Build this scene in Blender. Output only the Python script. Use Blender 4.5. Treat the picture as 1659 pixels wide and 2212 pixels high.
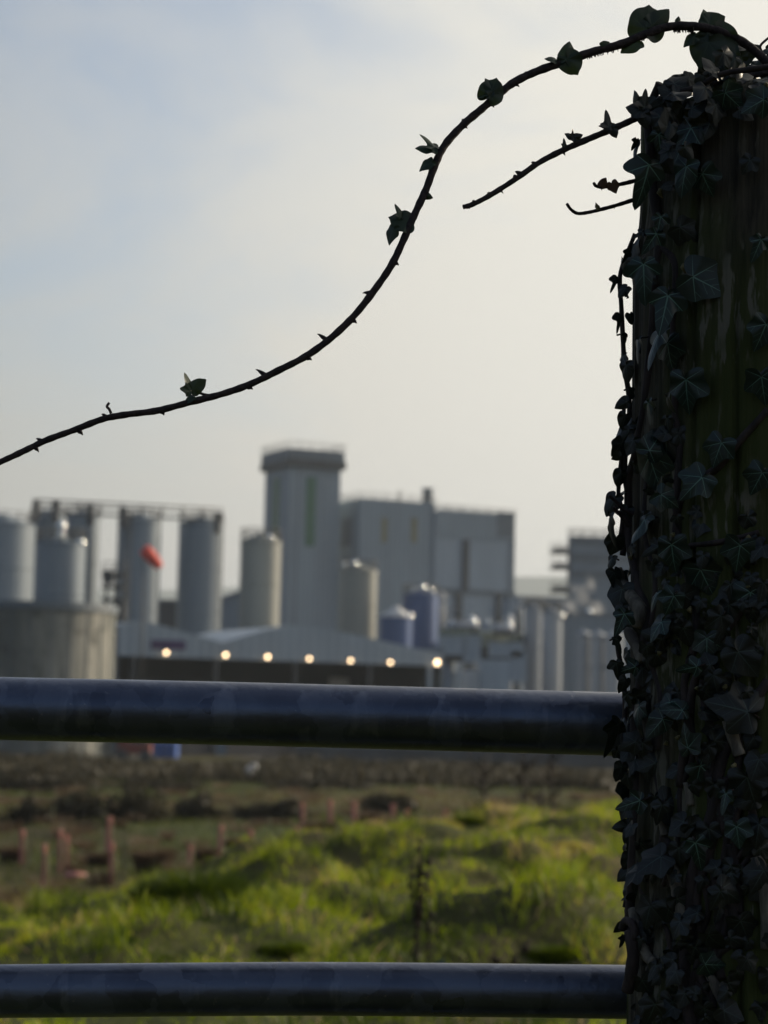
import bpy, math, random
import numpy as np
from mathutils import Vector, Matrix, Quaternion
R = math.radians
random.seed(7); rng = np.random.default_rng(11)
for o in list(bpy.data.objects): bpy.data.objects.remove(o)
sc = bpy.context.scene
COL = sc.collection

# ------------------------------------------------------------------ camera
F = 4436.0                 # focal length in units of a 1659 x 2212 picture
CX, CY = 829.5, 1106.0
EYE = 1.15
TH = math.atan(424.0 / F)  # pitched slightly up
cam = bpy.data.cameras.new("camera"); camo = bpy.data.objects.new("camera", cam); COL.objects.link(camo)
cam.sensor_fit = 'VERTICAL'; cam.sensor_height = 36.0; cam.lens = F * 36.0 / 2212.0
ROLL = R(1.3)              # held slightly out of level: level lines fall to the right
camo.location = (0, 0, EYE); camo.matrix_world = Matrix.Translation((0, 0, EYE)) @ Matrix.Rotation(math.pi / 2 + TH, 4, 'X') @ Matrix.Rotation(ROLL, 4, 'Z')
cam.clip_start = 0.05; cam.clip_end = 20000
cam.dof.use_dof = True; cam.dof.focus_distance = 1.63; cam.dof.aperture_fstop = 10.5
sc.camera = camo

# ------------------------------------------------------------------ light
SUN_AZ, SUN_EL = R(60), R(21)      # azimuth to the right of the view direction (+Y)
SUN = Vector((math.sin(SUN_AZ) * math.cos(SUN_EL), math.cos(SUN_AZ) * math.cos(SUN_EL), math.sin(SUN_EL)))
w = bpy.data.worlds.new("World"); sc.world = w; w.use_nodes = True
nt = w.node_tree; nt.nodes.clear()
def wn(t, **k):
    n = nt.nodes.new(t)
    for a, b in k.items(): setattr(n, a, b)
    return n
sky = wn('ShaderNodeTexSky', sky_type='NISHITA', sun_disc=False, sun_elevation=SUN_EL, sun_rotation=SUN_AZ,
         air_density=1.0, dust_density=2.0, ozone_density=2.0, altitude=0)
bg = wn("ShaderNodeBackground"); bg.inputs[1].default_value = 0.15
out = wn('ShaderNodeOutputWorld')
# thin high cloud over the clear sky: soft streaks, brighter towards the sun as thin cloud is
tc = wn('ShaderNodeTexCoord'); mp = wn('ShaderNodeMapping'); mp.inputs['Scale'].default_value = (1.0, 1.0, 2.6)
mp.inputs['Rotation'].default_value = (0.0, R(34), 0.3)
n1 = wn('ShaderNodeTexNoise'); n1.inputs['Scale'].default_value = 4.2; n1.inputs['Detail'].default_value = 7; n1.inputs['Roughness'].default_value = .58; n1.inputs['Distortion'].default_value = .5
rp = wn('ShaderNodeMapRange'); rp.inputs['From Min'].default_value = .32; rp.inputs['From Max'].default_value = .70
rp.inputs['To Min'].default_value = .02; rp.inputs['To Max'].default_value = .44; rp.interpolation_type = 'SMOOTHSTEP'
dt = wn('ShaderNodeVectorMath', operation='DOT_PRODUCT'); dt.inputs[1].default_value = SUN
gl = wn('ShaderNodeMapRange', interpolation_type='SMOOTHSTEP'); gl.inputs['From Min'].default_value = -.05; gl.inputs['From Max'].default_value = .70; gl.inputs['To Min'].default_value = .16; gl.inputs['To Max'].default_value = 1.04
cc = wn('ShaderNodeVectorMath', operation='SCALE'); cc.inputs[0].default_value = (5.8, 5.62, 5.08)
mx = wn('ShaderNodeMix', data_type='RGBA')
nt.links.new(tc.outputs['Generated'], mp.inputs[0]); nt.links.new(mp.outputs[0], n1.inputs['Vector']); nt.links.new(tc.outputs['Generated'], dt.inputs[0]); nt.links.new(dt.outputs['Value'], gl.inputs[0]); nt.links.new(gl.outputs[0], cc.inputs['Scale'])
sz = wn('ShaderNodeSeparateXYZ'); hz_ = wn('ShaderNodeMapRange', interpolation_type='SMOOTHSTEP'); hz_.inputs['From Min'].default_value = .02; hz_.inputs['From Max'].default_value = .33; hz_.inputs['To Min'].default_value = .85; hz_.inputs['To Max'].default_value = 0
ad = wn('ShaderNodeMath', operation='ADD', use_clamp=True); nt.links.new(tc.outputs['Generated'], sz.inputs[0]); nt.links.new(sz.outputs[2], hz_.inputs[0]); nt.links.new(rp.outputs[0], ad.inputs[0]); nt.links.new(hz_.outputs[0], ad.inputs[1])
nt.links.new(n1.outputs[0], rp.inputs[0]); g2 = wn('ShaderNodeMapRange', interpolation_type='SMOOTHSTEP'); g2.inputs['From Min'].default_value = .36; g2.inputs['From Max'].default_value = .74; g2.inputs['To Min'].default_value = 0.05; g2.inputs['To Max'].default_value = .75
ad2 = wn('ShaderNodeMath', operation='ADD', use_clamp=True); nt.links.new(dt.outputs['Value'], g2.inputs[0]); nt.links.new(g2.outputs[0], ad2.inputs[0]); nt.links.new(ad.outputs[0], ad2.inputs[1]); nt.links.new(ad2.outputs[0], mx.inputs[0])
nt.links.new(sky.outputs[0], mx.inputs[6]); nt.links.new(cc.outputs[0], mx.inputs[7])
nt.links.new(mx.outputs[2], bg.inputs[0]); nt.links.new(bg.outputs[0], out.inputs[0])
sl = bpy.data.lights.new("sun", 'SUN'); sl.energy = 5.0; sl.angle = R(.5); sl.color = (1.0, .85, .64)
so = bpy.data.objects.new("sun", sl); COL.objects.link(so); so.rotation_euler = SUN.to_track_quat('Z', 'Y').to_euler(); so.location = (30, 20, 30)
sc.view_settings.view_transform = 'Standard'; sc.view_settings.look = 'None'
sc.view_settings.exposure = 0.0; sc.view_settings.gamma = 1.0
sc.render.engine = 'CYCLES'
sc.cycles.use_denoising = True
sc.cycles.caustics_reflective = False; sc.cycles.caustics_refractive = False
sc.cycles.sample_clamp_indirect = 4.0

# ------------------------------------------------------------------ helpers
def ray(px, py):
    a0 = (px - CX) / F; b0 = -(py - CY) / F; a = a0 * math.cos(ROLL) - b0 * math.sin(ROLL); b = a0 * math.sin(ROLL) + b0 * math.cos(ROLL)
    return Vector((a, math.cos(TH) - b * math.sin(TH), math.sin(TH) + b * math.cos(TH)))
def W(px, py, D):
    d = ray(px, py); return Vector((0, 0, EYE)) + d * (D / d.y)
def G(px, py, z=-2.6):
    d = ray(px, py); return Vector((0, 0, EYE)) + d * ((z - EYE) / d.z)
def tag(o, label=None, cat=None, group=None, kind=None):
    if label: o['label'] = label
    if cat: o['category'] = cat
    if group: o['group'] = group
    if kind: o['kind'] = kind
    return o
def thing(name, loc, label, cat, group=None):
    o = bpy.data.objects.new(name, None); COL.objects.link(o); o.location = loc; o.empty_display_size = .1
    return tag(o, label, cat, group)

class MB:
    """collects shapes in world space; build() links them as one mesh object"""
    def __init__(s): s.v = []; s.f = []; s.uv = None; s.smooth = []
    def add(s, vs, fs, smooth=False):
        b = len(s.v); s.v += [tuple(p) for p in vs]; s.f += [tuple(i + b for i in f) for f in fs]; s.smooth += [smooth] * len(fs); return s
    def hexa(s, a, b):   # bottom 4, top 4
        return s.add(list(a) + list(b), [(3, 2, 1, 0), (4, 5, 6, 7), (0, 1, 5, 4), (1, 2, 6, 5), (2, 3, 7, 6), (3, 0, 4, 7)])
    def box(s, c, d, rz=0.0):
        x, y, z = d[0] / 2, d[1] / 2, d[2] / 2; ca, sa = math.cos(rz), math.sin(rz)
        q = lambda u, v, t: (c[0] + u * ca - v * sa, c[1] + u * sa + v * ca, c[2] + t)
        return s.hexa([q(-x, -y, -z), q(x, -y, -z), q(x, y, -z), q(-x, y, -z)], [q(-x, -y, z), q(x, -y, z), q(x, y, z), q(-x, y, z)])
    def lathe(s, c, prof, seg=32, smooth=True):
        vs = []; fs = []
        for r, z in prof:
            for k in range(seg):
                a = 2 * math.pi * k / seg; vs.append((c[0] + r * math.cos(a), c[1] + r * math.sin(a), c[2] + z))
        for i in range(len(prof) - 1):
            for k in range(seg):
                k2 = (k + 1) % seg; fs.append((i * seg + k, i * seg + k2, (i + 1) * seg + k2, (i + 1) * seg + k))
        fs.append(tuple(range(seg - 1, -1, -1))); n = (len(prof) - 1) * seg; fs.append(tuple(range(n, n + seg)))
        return s.add(vs, fs, smooth)
    def tube(s, pts, rad, seg=8, smooth=True, jitter=0.0):
        pts = [Vector(p) for p in pts]; n = len(pts)
        if not hasattr(rad, '__len__'): rad = [rad] * n
        up = Vector((0.31, .2, .93)); vs = []; fs = []; pn = None
        for i, p in enumerate(pts):
            t = (pts[min(i + 1, n - 1)] - pts[max(i - 1, 0)]).normalized()
            a = t.cross(up) if pn is None else (pn - t * pn.dot(t))
            if a.length < 1e-6: a = t.cross(Vector((1, 0, 0)))
            a.normalize(); pn = a; b = t.cross(a)
            for k in range(seg):
                an = 2 * math.pi * k / seg; rr = rad[i] * (1 + jitter * random.uniform(-1, 1))
                vs.append(p + (a * math.cos(an) + b * math.sin(an)) * rr)
        for i in range(n - 1):
            for k in range(seg):
                k2 = (k + 1) % seg; fs.append((i * seg + k, i * seg + k2, (i + 1) * seg + k2, (i + 1) * seg + k))
        fs.append(tuple(range(seg - 1, -1, -1))); fs.append(tuple(range((n - 1) * seg, n * seg)))
        return s.add(vs, fs, smooth)
    def ball(s, c, r, seg=16, rings=9):
        prof = [(max(1e-4, math.sin(math.pi * i / rings)) , -math.cos(math.pi * i / rings)) for i in range(rings + 1)]
        if not hasattr(r, '__len__'): r = (r, r, r)
        vs = [(c[0] + p[0] * math.cos(2 * math.pi * k / seg) * r[0], c[1] + p[0] * math.sin(2 * math.pi * k / seg) * r[1], c[2] + p[1] * r[2]) for p in prof for k in range(seg)]
        fs = [(i * seg + k, i * seg + (k + 1) % seg, (i + 1) * seg + (k + 1) % seg, (i + 1) * seg + k) for i in range(rings) for k in range(seg)]
        return s.add(vs, fs, True)
    def build(s, name, m, parent=None):
        me = bpy.data.meshes.new(name); o0 = Vector((0, 0, 0))
        if parent is not None:
            p = parent
            while p is not None: o0 += p.location; p = p.parent
        me.from_pydata([(v[0] - o0.x, v[1] - o0.y, v[2] - o0.z) for v in s.v], [], s.f)
        me.polygons.foreach_set('use_smooth', s.smooth)
        if s.uv is not None:
            ul = me.uv_layers.new(name='leaf'); li = np.empty(len(me.loops), np.int32); me.loops.foreach_get('vertex_index', li)
            ul.data.foreach_set('uv', np.asarray(s.uv, np.float32)[li].ravel())
        me.materials.append(m); me.update()
        o = bpy.data.objects.new(name, me); COL.objects.link(o)
        if parent is not None: o.parent = parent
        return o

def fastmesh(name, verts, faces, m, attr=None, parent=None, smooth=True):
    """verts (N,3) array, faces list of arrays (M,k)"""
    me = bpy.data.meshes.new(name); verts = np.asarray(verts, np.float32); me.vertices.add(len(verts)); me.vertices.foreach_set('co', verts.ravel())
    li = np.concatenate([f.ravel() for f in faces]).astype(np.int32); tot = np.concatenate([np.full(len(f), f.shape[1]) for f in faces]).astype(np.int32)
    st = np.concatenate([[0], np.cumsum(tot)[:-1]]).astype(np.int32)
    me.loops.add(len(li)); me.loops.foreach_set('vertex_index', li); me.polygons.add(len(tot)); me.polygons.foreach_set('loop_start', st)
    try: me.polygons.foreach_set('loop_total', tot)
    except Exception: pass
    me.polygons.foreach_set('use_smooth', np.full(len(tot), smooth))
    if attr is not None:
        a = me.attributes.new('tint', 'FLOAT', 'POINT'); a.data.foreach_set('value', np.asarray(attr, np.float32))
    me.update(calc_edges=True); me.validate(); me.materials.append(m)
    o = bpy.data.objects.new(name, me); COL.objects.link(o)
    if parent is not None: o.parent = parent
    return o

# ------------------------------------------------------------------ materials
class NT:
    def __init__(s, name):
        s.m = bpy.data.materials.new(name); s.m.use_nodes = True; s.t = s.m.node_tree; s.t.nodes.clear()
        s.o = s.t.nodes.new('ShaderNodeOutputMaterial'); s.b = s.t.nodes.new('ShaderNodeBsdfPrincipled'); s.link(s.b.outputs[0], s.o.inputs[0])
    def n(s, t, **k):
        x = s.t.nodes.new(t)
        for a, b in k.items(): setattr(x, a, b)
        return x
    def link(s, a, b): s.t.links.new(a, b)
    def set(s, sock, v):
        if hasattr(v, 'is_output'): s.link(v, sock)
        else: sock.default_value = v
    def math(s, op, a, b=0.0, c=0.0, clamp=False):
        x = s.n('ShaderNodeMath', operation=op); x.use_clamp = clamp; s.set(x.inputs[0], a); s.set(x.inputs[1], b); s.set(x.inputs[2], c); return x.outputs[0]
    def mix(s, f, a, b):
        x = s.n('ShaderNodeMix', data_type='RGBA'); s.set(x.inputs[0], f); s.set(x.inputs[6], a if hasattr(a, 'is_output') else (*a, 1)); s.set(x.inputs[7], b if hasattr(b, 'is_output') else (*b, 1)); return x.outputs[2]
    def noise(s, scale, detail=4, stretch=None, rough=.55, coord='pos'):
        if coord == 'pos': src = s.n('ShaderNodeNewGeometry').outputs['Position']
        else: src = s.n('ShaderNodeTexCoord').outputs[coord]
        if stretch:
            mpn = s.n('ShaderNodeMapping'); mpn.inputs['Scale'].default_value = stretch; s.link(src, mpn.inputs[0]); src = mpn.outputs[0]
        x = s.n('ShaderNodeTexNoise'); x.inputs['Scale'].default_value = scale; x.inputs['Detail'].default_value = detail; x.inputs['Roughness'].default_value = rough
        s.link(src, x.inputs['Vector']); return x.outputs[0]
    def ramp(s, v, lo, hi, a=0.0, b=1.0):
        x = s.n('ShaderNodeMapRange', interpolation_type='SMOOTHSTEP'); s.set(x.inputs[0], v)
        for i, q in enumerate((lo, hi, a, b)): s.set(x.inputs[i + 1], q)
        return x.outputs[0]
    def bump(s, h, strength=.3, dist=.01):
        x = s.n('ShaderNodeBump'); x.inputs['Strength'].default_value = strength; x.inputs['Distance'].default_value = dist; s.link(h, x.inputs['Height']); s.link(x.outputs[0], s.b.inputs['Normal'])
    def base(s, c, rough=.6, metal=0.0, spec=.5):
        s.set(s.b.inputs['Base Color'], c if hasattr(c, 'is_output') else (*c, 1)); s.set(s.b.inputs['Roughness'], rough); s.b.inputs['Metallic'].default_value = metal; s.b.inputs['Specular IOR Level'].default_value = spec
        return s

MATS = {}
def paint(name, c, rough=.55, metal=0.0, var=.25, scale=.4, stretch=(1, 1, .15), ribs=0):
    """weathered sheet metal, concrete or painted surface: soft vertical streaks, optional ribs"""
    if name in MATS: return MATS[name]
    t = NT(name); f = t.ramp(t.noise(scale, 5, stretch), .3, .7)
    d = tuple(x * (1 - var) for x in c); l = tuple(min(.9, x * (1 + var * .5)) for x in c)
    t.base(t.mix(f, d, l), rough, metal)
    if ribs:
        g = t.n('ShaderNodeNewGeometry').outputs['Position']; sx = t.n('ShaderNodeSeparateXYZ'); t.link(g, sx.inputs[0])
        t.bump(t.math('SINE', t.math('MULTIPLY', t.math('ADD', sx.outputs[0], sx.outputs[1]), ribs)), .5, .03)
    MATS[name] = t.m; return t.m

# wood of the post
t = NT('weathered_wood')
grain = t.noise(1.0, 6, (170, 170, 5), .6); streak = t.noise(1.0, 4, (60, 60, 2.2)); patch = t.noise(9, 4); alg = t.noise(5.5, 3, (1.6, 1.6, .6)); fleck = t.noise(1.0, 3, (140, 140, 28))
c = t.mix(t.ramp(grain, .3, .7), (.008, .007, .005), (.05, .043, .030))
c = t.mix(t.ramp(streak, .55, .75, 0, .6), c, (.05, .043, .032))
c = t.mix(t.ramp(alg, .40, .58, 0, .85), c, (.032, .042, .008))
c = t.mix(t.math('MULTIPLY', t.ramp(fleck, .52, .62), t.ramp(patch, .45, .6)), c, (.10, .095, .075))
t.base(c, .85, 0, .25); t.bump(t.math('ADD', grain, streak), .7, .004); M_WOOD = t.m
# galvanised steel of the gate
t = NT('galvanised_steel')
g = t.n('ShaderNodeNewGeometry').outputs['Position']
def voro(scale, stretch, dist):
    mpn = t.n('ShaderNodeMapping'); mpn.inputs['Scale'].default_value = stretch; nz = t.n('ShaderNodeTexNoise'); nz.inputs['Scale'].default_value = 60; t.link(g, nz.inputs['Vector'])
    ad = t.n('ShaderNodeVectorMath', operation='MULTIPLY_ADD'); t.link(nz.outputs['Color'], ad.inputs[0]); ad.inputs[1].default_value = (dist,) * 3; t.link(g, ad.inputs[2]); t.link(ad.outputs[0], mpn.inputs[0])
    v = t.n('ShaderNodeTexVoronoi', feature='F1'); v.inputs['Scale'].default_value = scale; t.link(mpn.outputs[0], v.inputs['Vector']); sep = t.n('ShaderNodeSeparateColor'); t.link(v.outputs['Color'], sep.inputs[0]); return sep.outputs[0]
v1 = voro(42, (1, 1, .6), .018); big = t.noise(18, 4, (1, 1, .5)); fine = t.noise(160, 4)
drip = t.noise(1.0, 4, (55, 55, 9)); scr = t.noise(1.0, 3, (14, 300, 420))
c = t.mix(t.ramp(v1, .0, 1.0), (.062, .072, .105), (.098, .113, .16)); c = t.mix(t.ramp(drip, .55, .68, 0, .5), c, (.16, .18, .235)); c = t.mix(t.ramp(scr, .68, .76, 0, .5), c, (.07, .075, .09)); c = t.mix(t.ramp(big, .35, .7, 0, .55), c, (.115, .135, .185)); c = t.mix(t.ramp(fine, .66, .78, 0, .35), c, (.32, .32, .33))
t.base(c, t.math('ADD', t.math('MULTIPLY', v1, .16), .27), .85); t.bump(t.math('ADD', fine, t.math('MULTIPLY', big, 2)), .18, .002); M_STEEL = t.m
# ivy leaf: leathery, pale veins; the leaf's own coordinates sit in its uv map
def leaf_mat(name, dark, light, vein, rough=.42, veinf=.55, trans=.05):
    t = NT(name); uv = t.n('ShaderNodeUVMap'); uv.uv_map = 'leaf'; sx = t.n('ShaderNodeSeparateXYZ'); t.link(uv.outputs[0], sx.inputs[0])
    x = t.math('ABSOLUTE', sx.outputs[0]); y = sx.outputs[1]; m = None
    for ang, wd, ln in ((0, .022, 1.05), (57, .016, .8), (118, .012, .6)):
        s_, c_ = math.sin(R(ang)), math.cos(R(ang))
        perp = t.math('ABSOLUTE', t.math('SUBTRACT', t.math('MULTIPLY', x, c_), t.math('MULTIPLY', y, s_)))
        al = t.math('ADD', t.math('MULTIPLY', x, s_), t.math('MULTIPLY', y, c_))
        wv = t.math('MULTIPLY', t.math('SUBTRACT', 1.15, t.math('DIVIDE', al, ln)), wd)
        k = t.math('MULTIPLY', t.ramp(t.math('DIVIDE', perp, t.math('MAXIMUM', wv, .001)), .45, 1.25, 1, 0), t.math('GREATER_THAN', al, 0))
        m = k if m is None else t.math('MAXIMUM', m, k)
    for (ox, oy, ang, ln) in ((0, .28, 42, .38), (0, .52, 38, .28), (.32, .2, 20, .26)):   # side veins
        s_, c_ = math.sin(R(ang)), math.cos(R(ang)); xx = t.math('SUBTRACT', x, ox); yy = t.math('SUBTRACT', y, oy)
        perp = t.math('ABSOLUTE', t.math('SUBTRACT', t.math('MULTIPLY', xx, c_), t.math('MULTIPLY', yy, s_))); al = t.math('ADD', t.math('MULTIPLY', xx, s_), t.math('MULTIPLY', yy, c_))
        k = t.math('MULTIPLY', t.ramp(perp, .004, .014, .4, 0), t.math('MULTIPLY', t.math('GREATER_THAN', al, 0), t.math('LESS_THAN', al, ln))); m = t.math('MAXIMUM', m, k)
    f = t.ramp(t.noise(35, 3), .3, .7); rnd = t.n('ShaderNodeObjectInfo').outputs['Random']
    c = t.mix(f, dark, light); c = t.mix(t.math('MULTIPLY', rnd, .4), c, tuple(q * .5 for q in dark)); c = t.mix(t.math('MULTIPLY', m, veinf), c, vein)
    t.base(c, rough, 0, .32); t.bump(t.noise(160, 2), .12, .001)
    tr = t.n('ShaderNodeBsdfTranslucent'); t.link(t.mix(.5, c, (.05, .08, .01)), tr.inputs[0]); ms = t.n('ShaderNodeMixShader'); ms.inputs[0].default_value = trans
    t.link(t.b.outputs[0], ms.inputs[1]); t.link(tr.outputs[0], ms.inputs[2]); t.link(ms.outputs[0], t.o.inputs[0]); return t.m
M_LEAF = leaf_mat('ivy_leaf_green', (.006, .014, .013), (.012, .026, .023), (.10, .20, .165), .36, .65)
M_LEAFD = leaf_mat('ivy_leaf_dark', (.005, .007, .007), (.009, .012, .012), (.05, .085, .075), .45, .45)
M_LEAFB = leaf_mat('ivy_leaf_shoot', (.012, .022, .012), (.02, .036, .018), (.04, .07, .035), .45, .3, .10)
M_LEAFR = leaf_mat('ivy_leaf_russet', (.05, .022, .012), (.09, .04, .02), (.16, .09, .05), .55, .4)
def bark(name, a, b, sc_=60, stretch=(1, 1, .3)):
    t = NT(name); f = t.noise(sc_, 5, stretch); t.base(t.mix(t.ramp(f, .35, .7), a, b), .8, 0, .3); t.bump(f, .6, .003); return t.m
M_SHOOT = bark('ivy_shoot_bark', (.010, .007, .009), (.03, .021, .022), 220, (1, 1, 1))
M_STEM = bark('ivy_stem_bark', (.012, .009, .009), (.035, .025, .024), 90)
M_PALE = bark('ivy_pale_bark', (.05, .043, .036), (.15, .135, .11), 110)
M_BUD = bark('ivy_bud', (.06, .055, .02), (.16, .14, .07), 200)
# grass
def grass_mat(name, cols, trans=.5):
    t = NT(name); a = t.n('ShaderNodeAttribute'); a.attribute_name = 'tint'; r = t.n('ShaderNodeValToRGB'); e = r.color_ramp.elements
    e[0].position = cols[0][0]; e[0].color = (*cols[0][1], 1); e[1].position = cols[-1][0]; e[1].color = (*cols[-1][1], 1)
    for p, c in cols[1:-1]: q = e.new(p); q.color = (*c, 1)
    t.link(a.outputs['Fac'], r.inputs[0]); t.base(r.outputs[0], .5, 0, .3)
    tr = t.n('ShaderNodeBsdfTranslucent'); t.link(r.outputs[0], tr.inputs[0]); ms = t.n('ShaderNodeMixShader'); ms.inputs[0].default_value = trans
    t.link(t.b.outputs[0], ms.inputs[1]); t.link(tr.outputs[0], ms.inputs[2]); t.link(ms.outputs[0], t.o.inputs[0]); return t.m
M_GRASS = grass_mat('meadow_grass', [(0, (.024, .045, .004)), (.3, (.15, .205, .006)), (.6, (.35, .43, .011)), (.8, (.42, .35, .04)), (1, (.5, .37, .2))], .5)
M_ROUGH = grass_mat('rough_grass', [(0, (.035, .05, .010)), (.35, (.085, .105, .018)), (.6, (.15, .145, .04)), (.8, (.16, .125, .06)), (1, (.26, .20, .13))], .45)
M_RUSH = grass_mat('dead_rush', [(0, (.022, .016, .010)), (.5, (.10, .062, .034)), (1, (.22, .155, .10))], .4)
M_SHRUB = grass_mat('bramble_leaf', [(0, (.014, .013, .007)), (.5, (.042, .036, .016)), (.8, (.085, .068, .03)), (1, (.13, .10, .055))], .3)
t = NT('field_soil')
far = t.noise(.09, 4); n2 = t.noise(.7, 5); n3 = t.noise(6, 4)
c = t.mix(t.ramp(far, .35, .65), (.05, .065, .014), (.075, .06, .028)); c = t.mix(t.ramp(n2, .4, .7, 0, .8), c, (.022, .028, .008)); c = t.mix(t.ramp(n3, .5, .75, 0, .6), c, (.05, .04, .02))
t.base(c, .95, 0, .1); t.bump(n3, .8, .05); M_SOIL = t.m

# ------------------------------------------------------------------ terrain
LOW = -2.6
HAZE = .00025
def vnoise(x, y, seed=0):
    x = np.asarray(x, float); y = np.asarray(y, float); xi = np.floor(x).astype(np.int64); yi = np.floor(y).astype(np.int64); xf = x - xi; yf = y - yi
    def h(a, b):
        n = (a * 374761393 + b * 668265263 + seed * 1442695041) & 0xffffffff; n = ((n ^ (n >> 13)) * 1274126177) & 0xffffffff; return ((n ^ (n >> 16)) & 0xffff) / 65535.0
    u = xf * xf * (3 - 2 * xf); v = yf * yf * (3 - 2 * yf)
    return (h(xi, yi) * (1 - u) + h(xi + 1, yi) * u) * (1 - v) + (h(xi, yi + 1) * (1 - u) + h(xi + 1, yi + 1) * u) * v
def sstep(a, b, x):
    if a > b: return 1 - sstep(b, a, x)
    q = np.clip((x - a) / (b - a), 0, 1); return q * q * (3 - 2 * q)
# hummocks seen on the bank: (x px, y px, height, radius)
HUM = [(420, 1950, .12, .6), (500, 1955, .1, .5), (1015, 1772, .22, .42), (1235, 1815, .24, .6), (1250, 1885, .16, .7), (1190, 2040, .2, .5), (1300, 1960, .22, .45),
       (60, 1985, .14, .5), (200, 2025, .14, .35), (330, 2040, .15, .3), (700, 1960, .12, .5), (640, 2010, .16, .45), (850, 1935, .12, .4), (1100, 1930, .12, .5), (880, 1850, .12, .5), (1120, 1850, .14, .5), (760, 1850, .1, .5), (1330, 1790, .16, .5), (560, 1890, .12, .4), (950, 2040, .14, .4)]
def bank(x, y):
    xc = np.clip(x, -5, 5); yc = np.clip(21.4 + 1.45 * x, 12, 34)
    zc = -0.15 + .075 * xc - .006 * xc * xc - .08 - .22 * sstep(-1.2, -3.2, x)
    return zc * sstep(3, 18, np.asarray(y, float)), yc
def height(x, y):
    x = np.asarray(x, float); y = np.asarray(y, float)
    z, yc = bank(x, y)
    z = z + (vnoise(x * .8 + 9.3, y * .5 + 2.2, 1) - .5) * .16 * (.3 + .7 * sstep(9, 13, y)) + (vnoise(x * 1.7 + 3.1, y * 1.1 + 7, 2) - .5) * .30 * (.45 + .55 * sstep(9, 13, y)) + (vnoise(x * 3.6 + 2, y * 2.2 + 8, 38) - .5) * .10 + (vnoise(x * 6, y * 5, 3) - .5) * .05
    for hx, hy, hh, hr in HUMW: z = z + hh * np.exp(-((x - hx) ** 2 + ((y - hy) / 1.1) ** 2) / (hr * hr))
    low = LOW + (vnoise(x * .25, y * .25, 4) - .5) * .25 + (vnoise(x * .9, y * .9, 5) - .5) * .12
    low = np.where(y > 150, LOW, low * 1.0)
    k = sstep(.5, 11, y - yc)
    return z * (1 - k) + low * k
HUMW = []
for hx, hy, hh, hr in HUM:
    D = 12.0
    for _ in range(12):
        p = W(hx, hy, D); zz = float(bank(np.array(p.x), np.array(D))[0]); d = ray(hx, hy); D = max(6, min(30, (zz - EYE) / d.z * d.y if d.z < 0 else 25))
    HUMW.append((W(hx, hy, D).x, D, hh, hr))
def axis(pts):
    out = []
    for a, b, st in pts: out += list(np.arange(a, b, st))
    return np.array(out + [pts[-1][1]])
ax = axis([(-4000, -400, 400), (-400, -40, 20), (-40, -9, 1), (-9, 9, .12), (9, 40, 1), (40, 400, 20), (400, 4000, 400)])
ay = axis([(-400, -10, 30), (-10, 5, .5), (5, 34, .12), (34, 60, .6), (60, 160, 2.5), (160, 400, 20), (400, 5000, 300)])
XX, YY = np.meshgrid(ax, ay); ZZ = height(XX, YY); nx, ny = len(ax), len(ay)
idx = np.arange(nx * ny).reshape(ny, nx); q = np.stack([idx[:-1, :-1], idx[:-1, 1:], idx[1:, 1:], idx[1:, :-1]], -1).reshape(-1, 4)
tag(fastmesh('ground', np.stack([XX, YY, ZZ], -1).reshape(-1, 3), [q], M_SOIL), kind='structure')
# yard of the works, a sheet just over the field
def sheet(name, pts, z, m):
    b = MB(); n = len(pts); b.add([(x, y, z) for x, y in pts] , [tuple(range(n))]); o = b.build(name, m); return tag(o, kind='structure')
M_YARD = paint('yard_concrete', (.06, .06, .058), .9, 0, .3, .2, None)
sheet('yard', [(-140, 128), (140, 128), (170, 420), (-170, 420)], LOW + .02, M_YARD)
# far hills
hv = []; hf = []; NH = 120
for i in range(NH):
    a = 2 * math.pi * i / NH; u = ((a + math.pi) % (2 * math.pi)) - math.pi
    for k, (r_, hk) in enumerate(((2300, 0), (2700, .55), (3200, 1.0), (3900, .6), (4600, 0))):
        hh = (115 + 38 * math.sin(2.1 * a + .6) + 22 * math.sin(7 * a + 1) + 10 * math.sin(19 * a)) if k else 0
        hv.append((r_ * math.sin(a), r_ * math.cos(a), -4 + hh * hk * (1.25 if k == 2 else 1)))
for i in range(NH):
    for k in range(4): a_, b_ = i * 5 + k, ((i + 1) % NH) * 5 + k; hf.append((a_, b_, b_ + 1, a_ + 1))
b = MB(); b.add(hv, hf, True); tag(b.build('hills', paint('hill_pasture', (.10, .13, .10), .95, 0, .35, .004, None)), kind='structure')

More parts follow.
